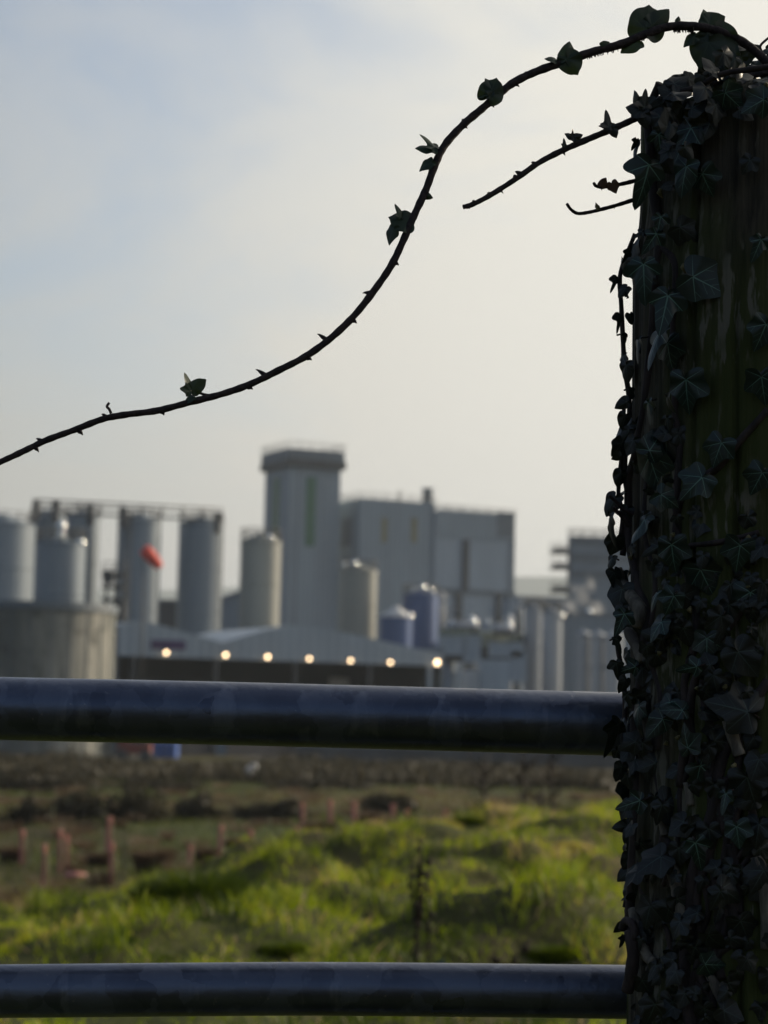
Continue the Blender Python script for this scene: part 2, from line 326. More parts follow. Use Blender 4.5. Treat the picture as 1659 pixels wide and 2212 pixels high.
# ------------------------------------------------------------------ grass
def blades(name, P, H, Wd, tint, m, lean=.45, seg=3, parent=None, dirs=None):
    n = len(P); az = rng.uniform(0, 2 * np.pi, n) if dirs is None else dirs; ln = H * lean * rng.uniform(.2, 1.4, n); fa = rng.uniform(0, np.pi, n)
    sx, sy = np.cos(fa) * Wd / 2, np.sin(fa) * Wd / 2; V = np.zeros((n, 2 * seg + 1, 3), np.float32)
    for k in range(seg + 1):
        t_ = k / seg; cx = P[:, 0] + np.cos(az) * ln * t_ * t_; cy = P[:, 1] + np.sin(az) * ln * t_ * t_; cz = P[:, 2] + H * (t_ - .18 * t_ * t_)
        if k == seg: V[:, 2 * seg] = np.stack([cx, cy, cz], -1)
        else:
            wk = 1 - .35 * t_; V[:, 2 * k] = np.stack([cx - sx * wk, cy - sy * wk, cz], -1); V[:, 2 * k + 1] = np.stack([cx + sx * wk, cy + sy * wk, cz], -1)
    b0 = (np.arange(n) * (2 * seg + 1))[:, None]
    qd = np.concatenate([b0 + np.array([[2 * k, 2 * k + 1, 2 * k + 3, 2 * k + 2]]) for k in range(seg - 1)]); tr = b0 + np.array([[2 * seg - 2, 2 * seg - 1, 2 * seg]])
    V = V.reshape(-1, 3)
    return fastmesh(name, V, [qd, tr], m, np.repeat(tint, 2 * seg + 1), parent)
def scatter_grass(n):
    y = 5.5 + (rng.uniform(0, 1, n) ** .8) * 27; x = rng.uniform(-1, 1, n) * (.23 * y + .9)
    yc = np.clip(21.4 + 1.45 * x, 12, 34); ok = y < yc + 6; x, y = x[ok], y[ok]
    den = vnoise(x * 1.6, y * 1.3, 21) * .6 + vnoise(x * 4.5, y * 4, 22) * .4; ok = rng.uniform(0, 1, len(x)) < .35 + .9 * den; x, y, den = x[ok], y[ok], den[ok]
    return x, y, den
x, y, den = scatter_grass(170000)
z = height(x, y) - .01
tuft = np.zeros(len(x))
for hx, hy, hh, hr in HUMW: tuft = np.maximum(tuft, np.exp(-((x - hx) ** 2 + (y - hy) ** 2) / (hr * hr)))
dry = sstep(.55, .75, vnoise(x * .55 + 3, y * .5, 31)) * .3 + sstep(.6, .8, vnoise(x * 2 + 3, y * 1.6, 32)) * .2
for hx, hy, hh, hr in (HUMW[3], HUMW[4]): dry = dry + .5 * np.exp(-((x - hx) ** 2 + (y - hy) ** 2) / (hr * hr * .7))
tint = np.clip(.48 + rng.normal(0, .16, len(x)) + dry - .25 * (1 - den) * .6, 0, 1)
shade_tint = sstep(.62, .72, vnoise(x * 2.1 + 11, y * 1.3 + 4, 36)) * .45 + sstep(.64, .74, vnoise(x * 4.1 + 1, y * 2.6, 37)) * .25  # dark patches painted into the blade tint as shaded hollows
tint = np.clip(tint - shade_tint, 0, 1); tint = np.where(rng.uniform(0, 1, len(x)) < .03, 1.0, tint)
H = (.03 + .075 * den + .07 * tuft + .05 * sstep(.62, .72, vnoise(x * 2.1 + 11, y * 1.3 + 4, 36))) * rng.uniform(.55, 1.35, len(x))
cl = sstep(.36, .64, vnoise(x * 3.6 + 2, y * 2.2 + 8, 38)); H = H * (.35 + .9 * cl); tint = np.clip(tint + .16 * (cl - .6), 0, 1)  # low gaps between tufts tinted darker, their shade put into the colour
tag(blades('grass', np.stack([x, y, z], -1), H, rng.uniform(.006, .011, len(x)), tint, M_GRASS, .75), kind='stuff')
# rough grass of the low field
n = 90000; y = 26 + (rng.uniform(0, 1, n) ** 1.0) * 100; x = rng.uniform(-1, 1, n) * (.22 * y + 2); yc = np.clip(21.4 + 1.45 * x, 12, 34); ok = y > yc + 5; x, y = x[ok], y[ok]
den = vnoise(x * .5, y * .35, 41) * .6 + vnoise(x * 1.6, y * 1.2, 42) * .4; ok = rng.uniform(0, 1, len(x)) < .2 + 1.2 * den; x, y, den = x[ok], y[ok], den[ok]
green = sstep(.34, .6, vnoise(x * .12 + 1, y * .1, 44)); tint = np.clip(.62 - .35 * green + rng.normal(0, .16, len(x)) + .2 * (den - .5), 0, 1)
tag(blades('rough_grass', np.stack([x, y, height(x, y) - .01], -1), (.07 + .2 * den) * rng.uniform(.6, 1.3, len(x)), rng.uniform(.02, .045, len(x)), tint, M_ROUGH, .6), kind='stuff')
# dark weedy growth along the edge of the yard
n = 30000; y = rng.uniform(99, 127, n); x = rng.uniform(-1, 1, n) * (.2 * y + 4); z = np.where(y > 150, LOW, height(x, y)); hh = .35 + .9 * vnoise(x * .22, y * .2, 51) ** 1.5
tag(blades('weed_bank', np.stack([x, y, z], -1), hh * rng.uniform(.5, 1.2, n), rng.uniform(.06, .12, n), np.clip(rng.normal(.45, .25, n), 0, 1), M_SHRUB, .5), kind='stuff')

# ------------------------------------------------------------------ plants of the fields
def leafcloud(name, c, rad, n, size, m, parent, tint0=.5):
    d = rng.normal(0, 1, (n, 3)); d /= np.linalg.norm(d, axis=1)[:, None]; d[:, 2] = np.abs(d[:, 2]); s1, s2 = rng.uniform(0, 50, 2)
    lump = .42 + .95 * vnoise(d[:, 0] * 2.2 + s1, d[:, 1] * 2.2 + d[:, 2] * 2 + s2, 61); r_ = lump * rng.uniform(.25, 1, n) ** .4
    P = np.array(c) + d * np.array(rad) * r_[:, None]; a = rng.normal(0, 1, (n, 3)); a /= np.linalg.norm(a, axis=1)[:, None]; b_ = np.cross(a, rng.normal(0, 1, (n, 3))); b_ /= np.linalg.norm(b_, axis=1)[:, None]
    s = size * rng.uniform(.5, 1.3, n)[:, None]; V = np.stack([P - a * s, P + b_ * s * .5, P + a * s, P - b_ * s * .5], 1).reshape(-1, 3) - np.array(parent.location)
    return fastmesh(name, V, [np.arange(4 * n).reshape(n, 4)], m, np.repeat(np.clip(rng.normal(tint0, .22, n), 0, 1), 4), parent, False)
def hz(p): return float(height(np.array(p.x), np.array(p.y)))
BUSH = [(60, 1778, 75, 42, 'broad dark bramble bush nearest the left edge of the low field'), (165, 1776, 90, 50, 'dark rounded bramble bush above the cluster of pink tubes on the left'),
        (290, 1778, 100, 54, 'largest dark bramble bush, left of centre in the low field'), (430, 1776, 90, 44, 'wide low bramble bush right of the largest one'),
        (545, 1768, 70, 32, 'small bramble bush between the big bushes and the pale stake'), (620, 1770, 70, 30, 'low brown bush behind the paired pink tubes'),
        (840, 1760, 90, 34, 'brownish bush on the crest line behind the dead dock stalk'), (330, 1706, 140, 26, 'long dark bush under the blue container'),
        (90, 1706, 170, 30, 'long dark bush in front of the foot of the concrete tank'), (700, 1706, 160, 22, 'low dark thicket in front of the yard, below the pale rubble')]
for bx, by, bw, bh, lab in BUSH:
    p = G(bx, by); p.z = hz(p); k = p.y / F; th = thing('bush', p, lab, 'bush', 'bramble bushes in the low field')
    leafcloud('foliage', (p.x, p.y, p.z), (bw * k * .72, bw * k * .6, bh * k * 1.3), 3000, max(.06, 5 * k), M_SHRUB, th, .42)
    s = MB()
    for i in range(9):
        a = random.uniform(0, 6.28); e = (p.x + math.cos(a) * bw * k * .4, p.y + math.sin(a) * bw * k * .3, p.z + bh * k * random.uniform(.5, .9)); m_ = (p.x + math.cos(a) * bw * k * .15, p.y + math.sin(a) * bw * k * .1, p.z + bh * k * .5)
        s.tube([p, m_, e], [.02, .015, .006], 5)
    s.build('stem', M_STEM, th)
RUSH = [(330, 1885, 95, 75, 'largest brown rush clump, right of the front pink tubes'), (30, 1862, 70, 50, 'brown rush clump at the far left edge'), (440, 1862, 60, 45, 'dark rush clump behind the crest, right of the largest clump'),
        (215, 1868, 60, 42, 'small brown rush clump between the two front pink tubes'), (500, 1835, 60, 34, 'low rush clump beside the pink tube at the bank edge'), (690, 1800, 80, 34, 'brown rush clump among the right-hand pink tubes'), (790, 1785, 70, 30, 'brown rush clump close under the bank crest')]
for bx, by, bw, bh, lab in RUSH:
    p = G(bx, by); p.z = hz(p); k = p.y / F; n = 1500; a = rng.uniform(0, 6.28, n); r_ = rng.uniform(0, 1, n) ** .7 * bw * k * .38
    th = thing('rush_clump', p, lab, 'rush clump', 'rush clumps in the low field')
    P = np.stack([np.cos(a) * r_, np.sin(a) * r_ * .8, np.zeros(n) - .02], -1)
    blades('stalks', P, bh * k * rng.uniform(.5, 1.1, n), rng.uniform(.012, .025, n), np.clip(rng.normal(.45, .25, n), 0, 1), M_RUSH, .35, 3, th, a)
# loose brown growth between the clumps
n = 420; cy_ = rng.uniform(34, 96, n); cx_ = rng.uniform(-1, 1, n) * (.21 * cy_ + 1); m_ = 110; cr_ = rng.uniform(.15, .55, n) * (cy_ / 50) ** .5; a = rng.uniform(0, 6.28, (n, m_)); r_ = np.sqrt(rng.uniform(0, 1, (n, m_))) * cr_[:, None]
x = (cx_[:, None] + np.cos(a) * r_).ravel(); y = (cy_[:, None] + np.sin(a) * r_).ravel(); hh = np.repeat(rng.uniform(.15, .5, n), m_) * rng.uniform(.5, 1.1, n * m_); ok = y > np.clip(21.4 + 1.45 * x, 12, 34) + 9
tag(blades('dead_growth', np.stack([x, y, height(x, y) - .02], -1)[ok], hh[ok], rng.uniform(.012, .03, n * m_)[ok], np.clip(np.repeat(rng.normal(.5, .25, n), m_) + rng.normal(0, .12, n * m_), 0, 1)[ok], M_RUSH, .4, 3, None, a.ravel()[ok]), kind='stuff')
# tussocks on the bank; the dark blade tint paints in their shade
for px, py, bw, bh, lab in ((425, 1978, 300, 135, 'large tussock on the bank with shade painted into its dark blades, left of centre'), (1012, 1778, 80, 26, 'small dark tussock on the bank crest right of the dead stalk'), (1200, 2066, 150, 46, 'dark tussock low on the bank, close to the post'), (620, 2058, 150, 44, 'dark tussock just above the lower rail, left of centre'), (1235, 1822, 90, 24, 'tussock with dry brown top near the post')):
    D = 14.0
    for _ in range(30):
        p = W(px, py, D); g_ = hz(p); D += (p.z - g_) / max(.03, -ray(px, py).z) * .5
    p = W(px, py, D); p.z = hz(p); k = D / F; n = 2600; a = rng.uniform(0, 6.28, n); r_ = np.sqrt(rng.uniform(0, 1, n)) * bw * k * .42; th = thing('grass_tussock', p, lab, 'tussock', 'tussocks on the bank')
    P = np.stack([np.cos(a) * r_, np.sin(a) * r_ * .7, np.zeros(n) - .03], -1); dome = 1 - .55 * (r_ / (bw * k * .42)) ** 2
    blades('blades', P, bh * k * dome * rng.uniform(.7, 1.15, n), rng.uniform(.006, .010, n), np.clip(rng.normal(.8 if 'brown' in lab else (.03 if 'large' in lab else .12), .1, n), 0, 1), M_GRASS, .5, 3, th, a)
# tree guards
M_PINK = paint('pink_plastic', (.56, .22, .185), .5, 0, .2, 3, None); M_STAKE = paint('pale_stake', (.26, .24, .12), .8, 0, .3, 4, None)
GUARD = [(95, 1822, 1922, 'front-left pink tree guard, tallest at the field edge'), (130, 1787, 1884, 'pink tree guard just behind the front-left one, with a twin at its right'), (146, 1795, 1880, 'slim pink tree guard touching the right side of another near the left edge'),
         (46, 1790, 1868, 'faded pink tree guard nearest the left edge'), (240, 1820, 1914, 'front pink tree guard right of the lying piece of tube'), (232, 1765, 1845, 'pink tree guard straight behind the front right one'),
         (410, 1822, 1868, 'short pink tree guard half hidden by the bank, right of the big rush clump'), (473, 1785, 1858, 'dull pink tree guard standing left of the brighter one at the bank edge'), (540, 1797, 1858, 'bright pink tree guard at the bank edge, wider than its neighbours'),
         (653, 1737, 1790, 'upper pink tree guard of the close pair right of the pale stake'), (642, 1778, 1818, 'lower pink tree guard of the close pair right of the pale stake'), (713, 1735, 1788, 'slender pink tree guard right of the close pair'),
         (765, 1740, 1790, 'broad pink tree guard in the middle of the far row'), (740, 1788, 1815, 'stubby pink tree guard low at the crest, left of the middle'), (848, 1742, 1782, 'pink tree guard in the far row left of the dead stalk'),
         (880, 1750, 1782, 'pink tree guard in the far row touching the dead stalk'), (962, 1746, 1775, 'rightmost pink tree guard, beside the crest tussock')]
for gx, ty, by, lab in GUARD:
    p = G(gx, by); p.z = hz(p) - .02; k = p.y / F; h_ = (by - ty) * k; r_ = 4.9 * k * (1.15 if gx in (540, 765) else 1) * random.uniform(.85, 1.05)
    th = thing('tree_guard', p, lab, 'tree guard', 'pink tree guards in the low field'); tl = Vector((random.uniform(-.05, .05), random.uniform(-.03, .03), 1)); b = MB(); seg = 14
    rr = [(r_, 0), (r_ * .98, .5), (r_, .97), (r_ * 1.12, 1.0), (r_ * .9, 1.0), (r_ * .88, .9)]; vs = []
    for q_, z_ in rr: vs += [p + tl * (h_ * z_) + Vector((q_ * math.cos(6.2832 * i / seg), q_ * math.sin(6.2832 * i / seg), 0)) for i in range(seg)]
    b.add(vs, [(j * seg + i, j * seg + (i + 1) % seg, (j + 1) * seg + (i + 1) % seg, (j + 1) * seg + i) for j in range(len(rr) - 1) for i in range(seg)], True); b.build('tube', M_PINK, th)
    s = MB(); s0 = p + Vector((r_ * 1.35, -.02, 0)); s.tube([s0, s0 + tl * h_ * .82], .02, 6); s.build('stake', M_STAKE, th)
    s = MB(); tp = p + tl * h_; s.tube([p, tp, tp + Vector((.03, 0, .12)), tp + Vector((.02, .02, .26))], [.008, .007, .005, .002], 5); s.build('sapling', M_STEM, th)
for gx, ty, by, lab in [(62, 1790, 1872, 'greenish pale wooden stake beside the faded pink guard at left'), (583, 1765, 1818, 'pale wooden stake standing alone left of the close pair of guards'), (115, 1742, 1782, 'pale stake in front of the left bramble bushes'), (268, 1800, 1880, 'thin pale stake at the edge of the big rush clump')]:
    p = G(gx, by); p.z = hz(p); k = p.y / F; s = MB(); s.box((p.x, p.y, p.z + (by - ty) * k / 2), (.06, .06, (by - ty) * k), .3); s.box((p.x, p.y, p.z + (by - ty) * k + .02), (.05, .05, .04), .3)
    tag(s.build('wooden_stake', M_STAKE), lab, 'stake', 'pale stakes in the low field')
p = G(165, 1893); p.z = hz(p) + .07; s = MB(); s.tube([p + Vector((-.25, 0, 0)), p + Vector((-.05, .02, .02)), p + Vector((.22, .06, 0))], [.075, .085, .07], 10); tag(s.build('fallen_tube', M_PINK), 'pink tube lying on the ground between two front tree guards', 'tree guard')
# dead dock stalks on the bank, saplings behind it
M_DEAD = bark('dead_stalk', (.012, .008, .005), (.035, .022, .012), 40)
def bankpt(px, D):
    p = W(px, 1900, D); p.z = hz(p); return p
def stalk(px, D, segs, lab, name='dead_stalk', cat='dead stalk', grp=None):
    p = bankpt(px, D); th = thing(name, p, lab, cat, grp); k = D / F
    for pts, r0 in segs:
        q_ = [p + Vector((dx * k, random.uniform(-.02, .02), dy * k)) for dx, dy in pts]; s = MB(); s.tube(q_, [1.7 * r0 * (1 - .7 * i / (len(q_) - 1)) for i in range(len(q_))], 6)
        for i in range(len(q_) - 1):
            for _ in range(9):
                f_ = random.random(); c_ = q_[i].lerp(q_[i + 1], f_)
                if c_.z > p.z + .18: s.ball(c_ + Vector((random.uniform(-.015, .015), random.uniform(-.015, .015), 0)), random.uniform(.006, .014), 6, 4)
        s.build('stem', M_DEAD, th)
stalk(905, 9.6, [([(0, -8), (-2, 60), (0, 150), (3, 220), (2, 290)], .008), ([(0, 120), (15, 190), (28, 265)], .005), ([(-1, 100), (-12, 180), (-18, 250)], .004), ([(20, -5), (24, 80), (22, 190)], .005)], 'tall dark dead dock stalk upright on the bank, right of centre', grp='dead stalks')
stalk(1010, 8.6, [([(0, -5), (40, 50), (85, 100), (140, 165)], .005), ([(60, 72), (70, 110), (62, 140)], .003)], 'thin dead stem leaning to the right on the bank', grp='dead stalks')
for px, D, hh in ((1045, 38, 1), (1130, 40, 1.05), (1190, 41, 1.15), (1168, 36, .8)):
    p = W(px, 1700, D); p.z = hz(p); th = thing('bare_sapling', p, {1045: 'leftmost bare brown sapling behind the bank crest, alone', 1130: 'bare sapling behind the bank crest under the rail, middle of three', 1190: 'tallest bare sapling behind the crest, nearest the post', 1168: 'shortest bare sapling, in front of the tallest one'}[px], 'sapling', 'bare saplings behind the bank')
    h_ = (W(px, 1632, D).z - p.z) * hh; s = MB(); s.tube([p, p + Vector((.04, 0, h_ * .5)), p + Vector((-.02, 0, h_))], [.06, .045, .02], 6); s.build('trunk', M_DEAD, th); s = MB()
    for i in range(22):
        z0 = h_ * random.uniform(.3, .92); a = random.uniform(0, 6.28); l_ = random.uniform(.2, .55); q0 = p + Vector((.02, 0, z0)); s.tube([q0, q0 + Vector((math.cos(a) * l_ * .5, math.sin(a) * l_ * .5, l_ * .45)), q0 + Vector((math.cos(a) * l_ * .8, math.sin(a) * l_ * .8, l_))], [.022, .016, .008], 4)
    s.build('branches', M_DEAD, th)
def weed(px, py, D, n, size, lab):
    p = bankpt(px, D); th = thing('broadleaf_weed', p, lab, 'weed', 'broad-leaved weeds on the bank'); b = MB()
    for i in range(n):
        a = random.uniform(0, 6.28); l_ = size * random.uniform(.6, 1.2); e = random.uniform(.3, 1.1); d = Vector((math.cos(a) * math.cos(e), math.sin(a) * math.cos(e), math.sin(e))); s_ = Vector((-math.sin(a), math.cos(a), 0)) * l_ * .2
        c_ = p + Vector((random.uniform(-.12, .12), random.uniform(-.1, .1), 0)); b.add([c_, c_ + d * l_ * .5 - s_, c_ + d * l_ * .95 + Vector((0, 0, -.2 * l_)), c_ + d * l_ * .5 + s_], [(0, 1, 2, 3)])
    b.build('leaves', M_DOCK, th)
t = NT('dock_leaf'); t.base(t.mix(t.noise(12), (.012, .03, .012), (.03, .055, .02)), .3, 0, .6); M_DOCK = t.m
weed(905, 2040, 8.9, 26, .2, 'dark glossy weed at the foot of the tall dead stalk'); weed(985, 2040, 8.7, 24, .19, 'dark glossy weed right of the dead stalk foot, under the leaning stem'); weed(1100, 1860, 15.5, 14, .16, 'small weed with pale shining leaves in the middle of the bank')

# ------------------------------------------------------------------ the works
M_CLAD = paint('grey_cladding', (.23, .285, .335), .5, 0, .12, .25, (1, 1, .2), 6)
M_CLADD = paint('dark_grey_cladding', (.18, .225, .27), .5, 0, .15, .25, (1, 1, .2), 6)
M_CLADL = paint('pale_cladding', (.30, .36, .425), .5, 0, .12, .25, (1, 1, .2), 6)
M_CAP = paint('charcoal_cladding', (.125, .155, .185), .5, 0, .15, .3)
M_SILO = paint('silo_grey_paint', (.21, .255, .30), .42, 0, .14, .5, (1, 1, .06))
M_SILOB = paint('silo_beige_paint', (.29, .295, .265), .42, 0, .14, .5, (1, 1, .06))
M_STEELP = paint('stainless_plate', (.36, .37, .39), .25, .7, .15, .6, (1, 1, .05))
M_BLUE = paint('blue_tank_paint', (.065, .115, .26), .4, 0, .2, .6, (1, 1, .1))
M_WHITE = paint('white_paint', (.62, .62, .62), .4, 0, .15, .6)
M_DARK = paint('dark_steelwork', (.06, .065, .07), .6, 0, .3, .6)
M_GREEN = paint('green_glazing', (.02, .12, .065), .3, 0, .2, .5)
M_OCHRE = paint('ochre_panel', (.23, .22, .13), .6, 0, .15, .5)
M_RED = paint('red_fabric', (.80, .10, .07), .7, 0, .2, 1.5, None)
M_PURP = paint('purple_sign', (.055, .03, .11), .5, 0, .2, .8, None)
M_RUBBLE = paint('pale_rubble', (.15, .14, .125), .95, 0, .45, 1.2, None)
M_BEIGE = paint('beige_render', (.15, .13, .115), .85, 0, .2, .5)
t = NT('stained_concrete'); a1 = t.noise(.55, 5, (1, 1, .13)); a2 = t.noise(.8, 4); a3 = t.noise(3.0, 4, (1, 1, .1))
c = t.mix(t.ramp(a1, .35, .68), (.125, .135, .125), (.37, .36, .32)); c = t.mix(t.ramp(a2, .56, .7, 0, .75), c, (.045, .052, .047)); c = t.mix(t.ramp(a3, .52, .7, 0, .7), c, (.07, .072, .066))
t.base(c, .9); M_CONC = t.m
t = NT('warm_lamp'); e = t.n('ShaderNodeEmission'); e.inputs[0].default_value = (1, .72, .42, 1); e.inputs[1].default_value = 7; t.link(e.outputs[0], t.o.inputs[0]); M_LAMP = t.m

t = NT('polished_fitting'); t.base((.92, .92, .90), .2, 1.0); M_GLINT = t.m
def cyl_at(p0, p1, D, y=1400):
    a = W(p0, y, D); b_ = W(p1, y, D); return (a + b_) / 2, (b_.x - a.x) / 2
def railing(b, pts, h=1.1, step=1.5):
    pts = [Vector(p) for p in pts]
    for i in range(len(pts) - 1):
        d = pts[i + 1] - pts[i]; n = max(1, int(d.length / step))
        for z in (h, h * .55): b.tube([pts[i] + Vector((0, 0, z)), pts[i + 1] + Vector((0, 0, z))], .045, 5)
        for k in range(n + 1): q_ = pts[i] + d * (k / n); b.tube([q_, q_ + Vector((0, 0, h))], .045, 5)
def ring(c, r, z, n=14): return [(c.x + r * math.cos(6.2832 * i / n), c.y + r * math.sin(6.2832 * i / n), z) for i in range(n + 1)]
def silo(p0, p1, ytop, D, m, lab, cone=.8, rail=True, vents=(), name='storage_silo', grp='storage silos', cat='silo', seams=5, mroof=None, ladder=None):
    c, r = cyl_at(p0, p1, D, ytop + 60); zt = W((p0 + p1) / 2, ytop, D).z; th = thing(name, (c.x, c.y, LOW), lab, cat, grp); H = zt - LOW
    b = MB(); prof = [(r, 0)]
    for i in range(1, seams + 1):
        z = H * i / seams; prof += [(r, z - .12), (r + .05, z - .1), (r + .05, z), (r, z + .02 if i < seams else z)]
    b.lathe((c.x, c.y, LOW), prof, 40, False); o = b.build('shell', m, th)
    b = MB(); b.lathe((c.x, c.y, zt), [(r + .08, .0), (r + .08, .08), (r * .25, cone), (r * .2, cone + .15), (.02, cone + .2)], 32); b.build('roof', mroof or m, th)
    if rail: b = MB(); railing(b, ring(c, r * .97, zt + .05)); b.build('railing', M_DARK, th)
    for vx, vy, vr in vents:
        b = MB(); q_ = W(vx, vy, D - r * .3); k = D / F; b.lathe((q_.x, q_.y, zt - .2), [(vr * k * .7, 0), (vr * k * .7, q_.z - zt + .2)], 12); b.ball(q_, vr * k * 1.35, 18, 12); b.build('vent', M_GLINT, th)
    if ladder is not None:
        a = ladder; b = MB(); lx, ly = c.x + math.cos(a) * (r + .3), c.y + math.sin(a) * (r + .3); tx, ty = -math.sin(a) * .3, math.cos(a) * .3
        for s_ in (-1, 1): b.tube([(lx + tx * s_, ly + ty * s_, LOW), (lx + tx * s_, ly + ty * s_, zt + 1)], .05, 5)
        for z in np.arange(LOW + .5, zt + .6, .6): b.tube([(lx - tx, ly - ty, z), (lx + tx, ly + ty, z)], .035, 4)
        b.build('ladder', M_DARK, th)
    return th, c, r, zt
# concrete tank on the left
c, r = cyl_at(-100, 248, 131); zt = W(150, 1297, 124.5).z; th = thing('concrete_tank', (c.x, c.y, LOW), 'large round stained concrete tank at the left edge, its right side sunlit', 'tank')
b = MB(); b.lathe((c.x, c.y, LOW), [(r, 0), (r, zt - LOW - .5), (r - .25, zt - LOW - .5), (r - .25, zt - LOW - 1.5)], 64, False); b.build('wall', M_CONC, th)
b = MB(); b.lathe((c.x, c.y, zt), [(r + .12, -.5), (r + .12, 0), (r - .3, .02), (r - .3, -.5)], 64, False); b.build('rim', M_CAP, th)
b = MB()
for i in range(26): a = 6.2832 * i / 26; b.box((c.x + math.cos(a) * (r + .01), c.y + math.sin(a) * (r + .01), (LOW + zt) / 2 - .3), (.06, .05, zt - LOW - .7), a)
b.build('panel_joint', M_CAP, th); b = MB(); railing(b, ring(c, r - .1, zt, 30), 1.0); 
# silo row
S1 = silo(-70, 74, 1136, 186, M_SILO, 'grey silo at the far left edge, cut by the frame', .9)
S1b = silo(62, 142, 1124, 196, M_SILO, 'grey silo directly behind the short silo with the sunlit edge', .9)
S2 = silo(75, 183, 1176, 160, M_SILO, 'shorter grey silo with bright sunlit right edge, rising behind the concrete tank', .35, True, ((133, 1137, 8), (175, 1172, 7)), seams=4)
S3 = silo(140, 215, 1120, 200, M_SILO, 'tall narrow grey silo behind the short sunlit one, left of the sky gap', .7, ladder=None)
S4 = silo(253, 347, 1128, 196, M_SILO, 'tall grey silo behind the red windsock', .7, ladder=R(250))
S5 = silo(385, 480, 1134, 200, M_SILO, 'tall grey silo right of the windsock, second from the tower', .7, ladder=R(330))
S6 = silo(518, 606, 1172, 178, M_SILOB, 'beige silo with a bright top fitting, nearest the tall tower', .7, True, ((584, 1164, 7),), ladder=None)
cw = thing('catwalk', W(280, 1110, 196), 'thin railed walkway crossing the tops of the grey silos', 'walkway'); b = MB(); a = W(80, 1108, 190); e = W(478, 1126, 200)
b.hexa([a + Vector((0, -.5, 0)), e + Vector((0, -.5, 0)), e + Vector((0, .5, 0)), a + Vector((0, .5, 0))], [a + Vector((0, -.5, .15)), e + Vector((0, -.5, .15)), e + Vector((0, .5, .15)), a + Vector((0, .5, .15))]); b.build('deck', M_DARK, cw)
b = MB(); railing(b, [a + Vector((0, -.5, .15)), e + Vector((0, -.5, .15))], 1.1, 2.0); railing(b, [a + Vector((0, .5, .15)), e + Vector((0, .5, .15))], 1.1, 2.0); b.build('railing', M_DARK, cw)
b = MB()
for px, py in ((78, 1090), (120, 1093), (195, 1100), (268, 1106), (470, 1118)):
    q_ = W(px, py, 193); b = MB(); b.box((q_.x, q_.y, q_.z - .6), (.55, .55, 1.9)); b.box((q_.x, q_.y, q_.z + .4), (.7, .7, .12)); b.build('hopper', M_DARK, cw)
# windsock
k = 150 / F; p = W(306, 1640, 150); p.z = LOW; a = W(311, 1186, 150); e = W(346, 1225, 150.6); th = thing('windsock', p, 'red windsock blowing down to the right in front of a grey silo', 'windsock')
b = MB(); b.tube([p, (a.x - .1, a.y, a.z + .5)], [.09, .05], 8); b.build('pole', M_DARK, th)
b = MB(); b.tube([a, a.lerp(e, .3), a.lerp(e, .7), e], [.44, .48, .42, .30], 14); b.build('sock', M_RED, th)
# stairs and pipework at the foot of the silos
th = thing('stair_tower', W(245, 1400, 158), 'dark steel stair frame between the concrete tank and the windsock silo', 'stairs'); b = MB(); D = 158
for px in (226, 246, 268): q_ = W(px, 1400, D); b.box((q_.x, q_.y, (LOW + W(px, 1232, D).z) / 2), (.2, .2, W(px, 1232, D).z - LOW))
b.build('frame', M_DARK, th); b = MB()
for py in (1242, 1268, 1296, 1330):
    l_ = W(222, py, D); r2 = W(270, py, D); b = MB(); b.box(((l_.x + r2.x) / 2, D, l_.z), (r2.x - l_.x, 1.6, .25)); b.build('landing', M_DARK, th)
b = MB(); q_ = W(234, 1246, D - .8); b.box(q_, (.8, .8, 1.0)); b.build('control_box', M_DARK, th); b = MB(); q_ = W(258, 1322, D - .9); b.box(q_, (.9, .7, 1.3)); b.build('control_box', M_DARK, th)
b = MB(); railing(b, [W(222, 1242, D), W(270, 1242, D)], 1.0, .7); b.build('railing', M_DARK, th)

def wallbox(name, pxl, pxc, pxr, ytop, Dc, psi, z0, m, parent=None, th=None, over=0.0):
    """a rectangular block seen on its near corner (pxc); left face back to pxl, right face out to pxr"""
    zt = W(pxc, ytop, Dc).z; c0 = W(pxc, ytop + 60, Dc); c0.z = zt; cr = Vector((math.cos(psi), math.sin(psi), 0)); cl = Vector((-math.sin(psi), math.cos(psi), 0))
    def reach(px, d): u = ray(px, ytop + 60).x / ray(px, ytop + 60).y; return (u * c0.y - c0.x) / (d.x - u * d.y)
    Lr = reach(pxr, cr); Ll = reach(pxl, cl); c0 = c0 - (cr + cl) * over; Lr += 2 * over; Ll += 2 * over
    q_ = [c0, c0 + cr * Lr, c0 + cr * Lr + cl * Ll, c0 + cl * Ll]; b = MB()
    b.hexa([(p.x, p.y, z0) for p in q_], [(p.x, p.y, zt) for p in q_]); o = b.build(name, m, th) if th is not None else None
    return dict(c=c0, cr=cr, cl=cl, Lr=Lr, Ll=Ll, zt=zt, q=q_, o=o)
def panel(B, th, name, m, face, px0, px1, y0, y1, out=.06):
    """panel on the right ('r') or left ('l') face of a block, given by picture columns and rows"""
    d = B['cr'] if face == 'r' else B['cl']; nrm = -B['cl'] if face == 'r' else -B['cr']; c0 = B['c']; P = []
    for px in (px0, px1):
        u = ray(px, (y0 + y1) / 2).x / ray(px, (y0 + y1) / 2).y; t_ = (u * c0.y - c0.x) / (d.x - u * d.y); P.append(c0 + d * t_)
    if face == 'l': P = P[::-1]
    mid = (P[0] + P[1]) / 2; za = W(px0, y1, mid.y).z; zb = W(px0, y0, mid.y).z; za = max(za, LOW); b = MB()
    f_ = [P[0] + nrm * out, P[1] + nrm * out, P[1] - nrm * .02, P[0] - nrm * .02]; b.hexa([(p.x, p.y, za) for p in f_], [(p.x, p.y, zb) for p in f_]); return b.build(name, m, th)
PSI = R(25.7)
c0 = W(625, 1450, 300)
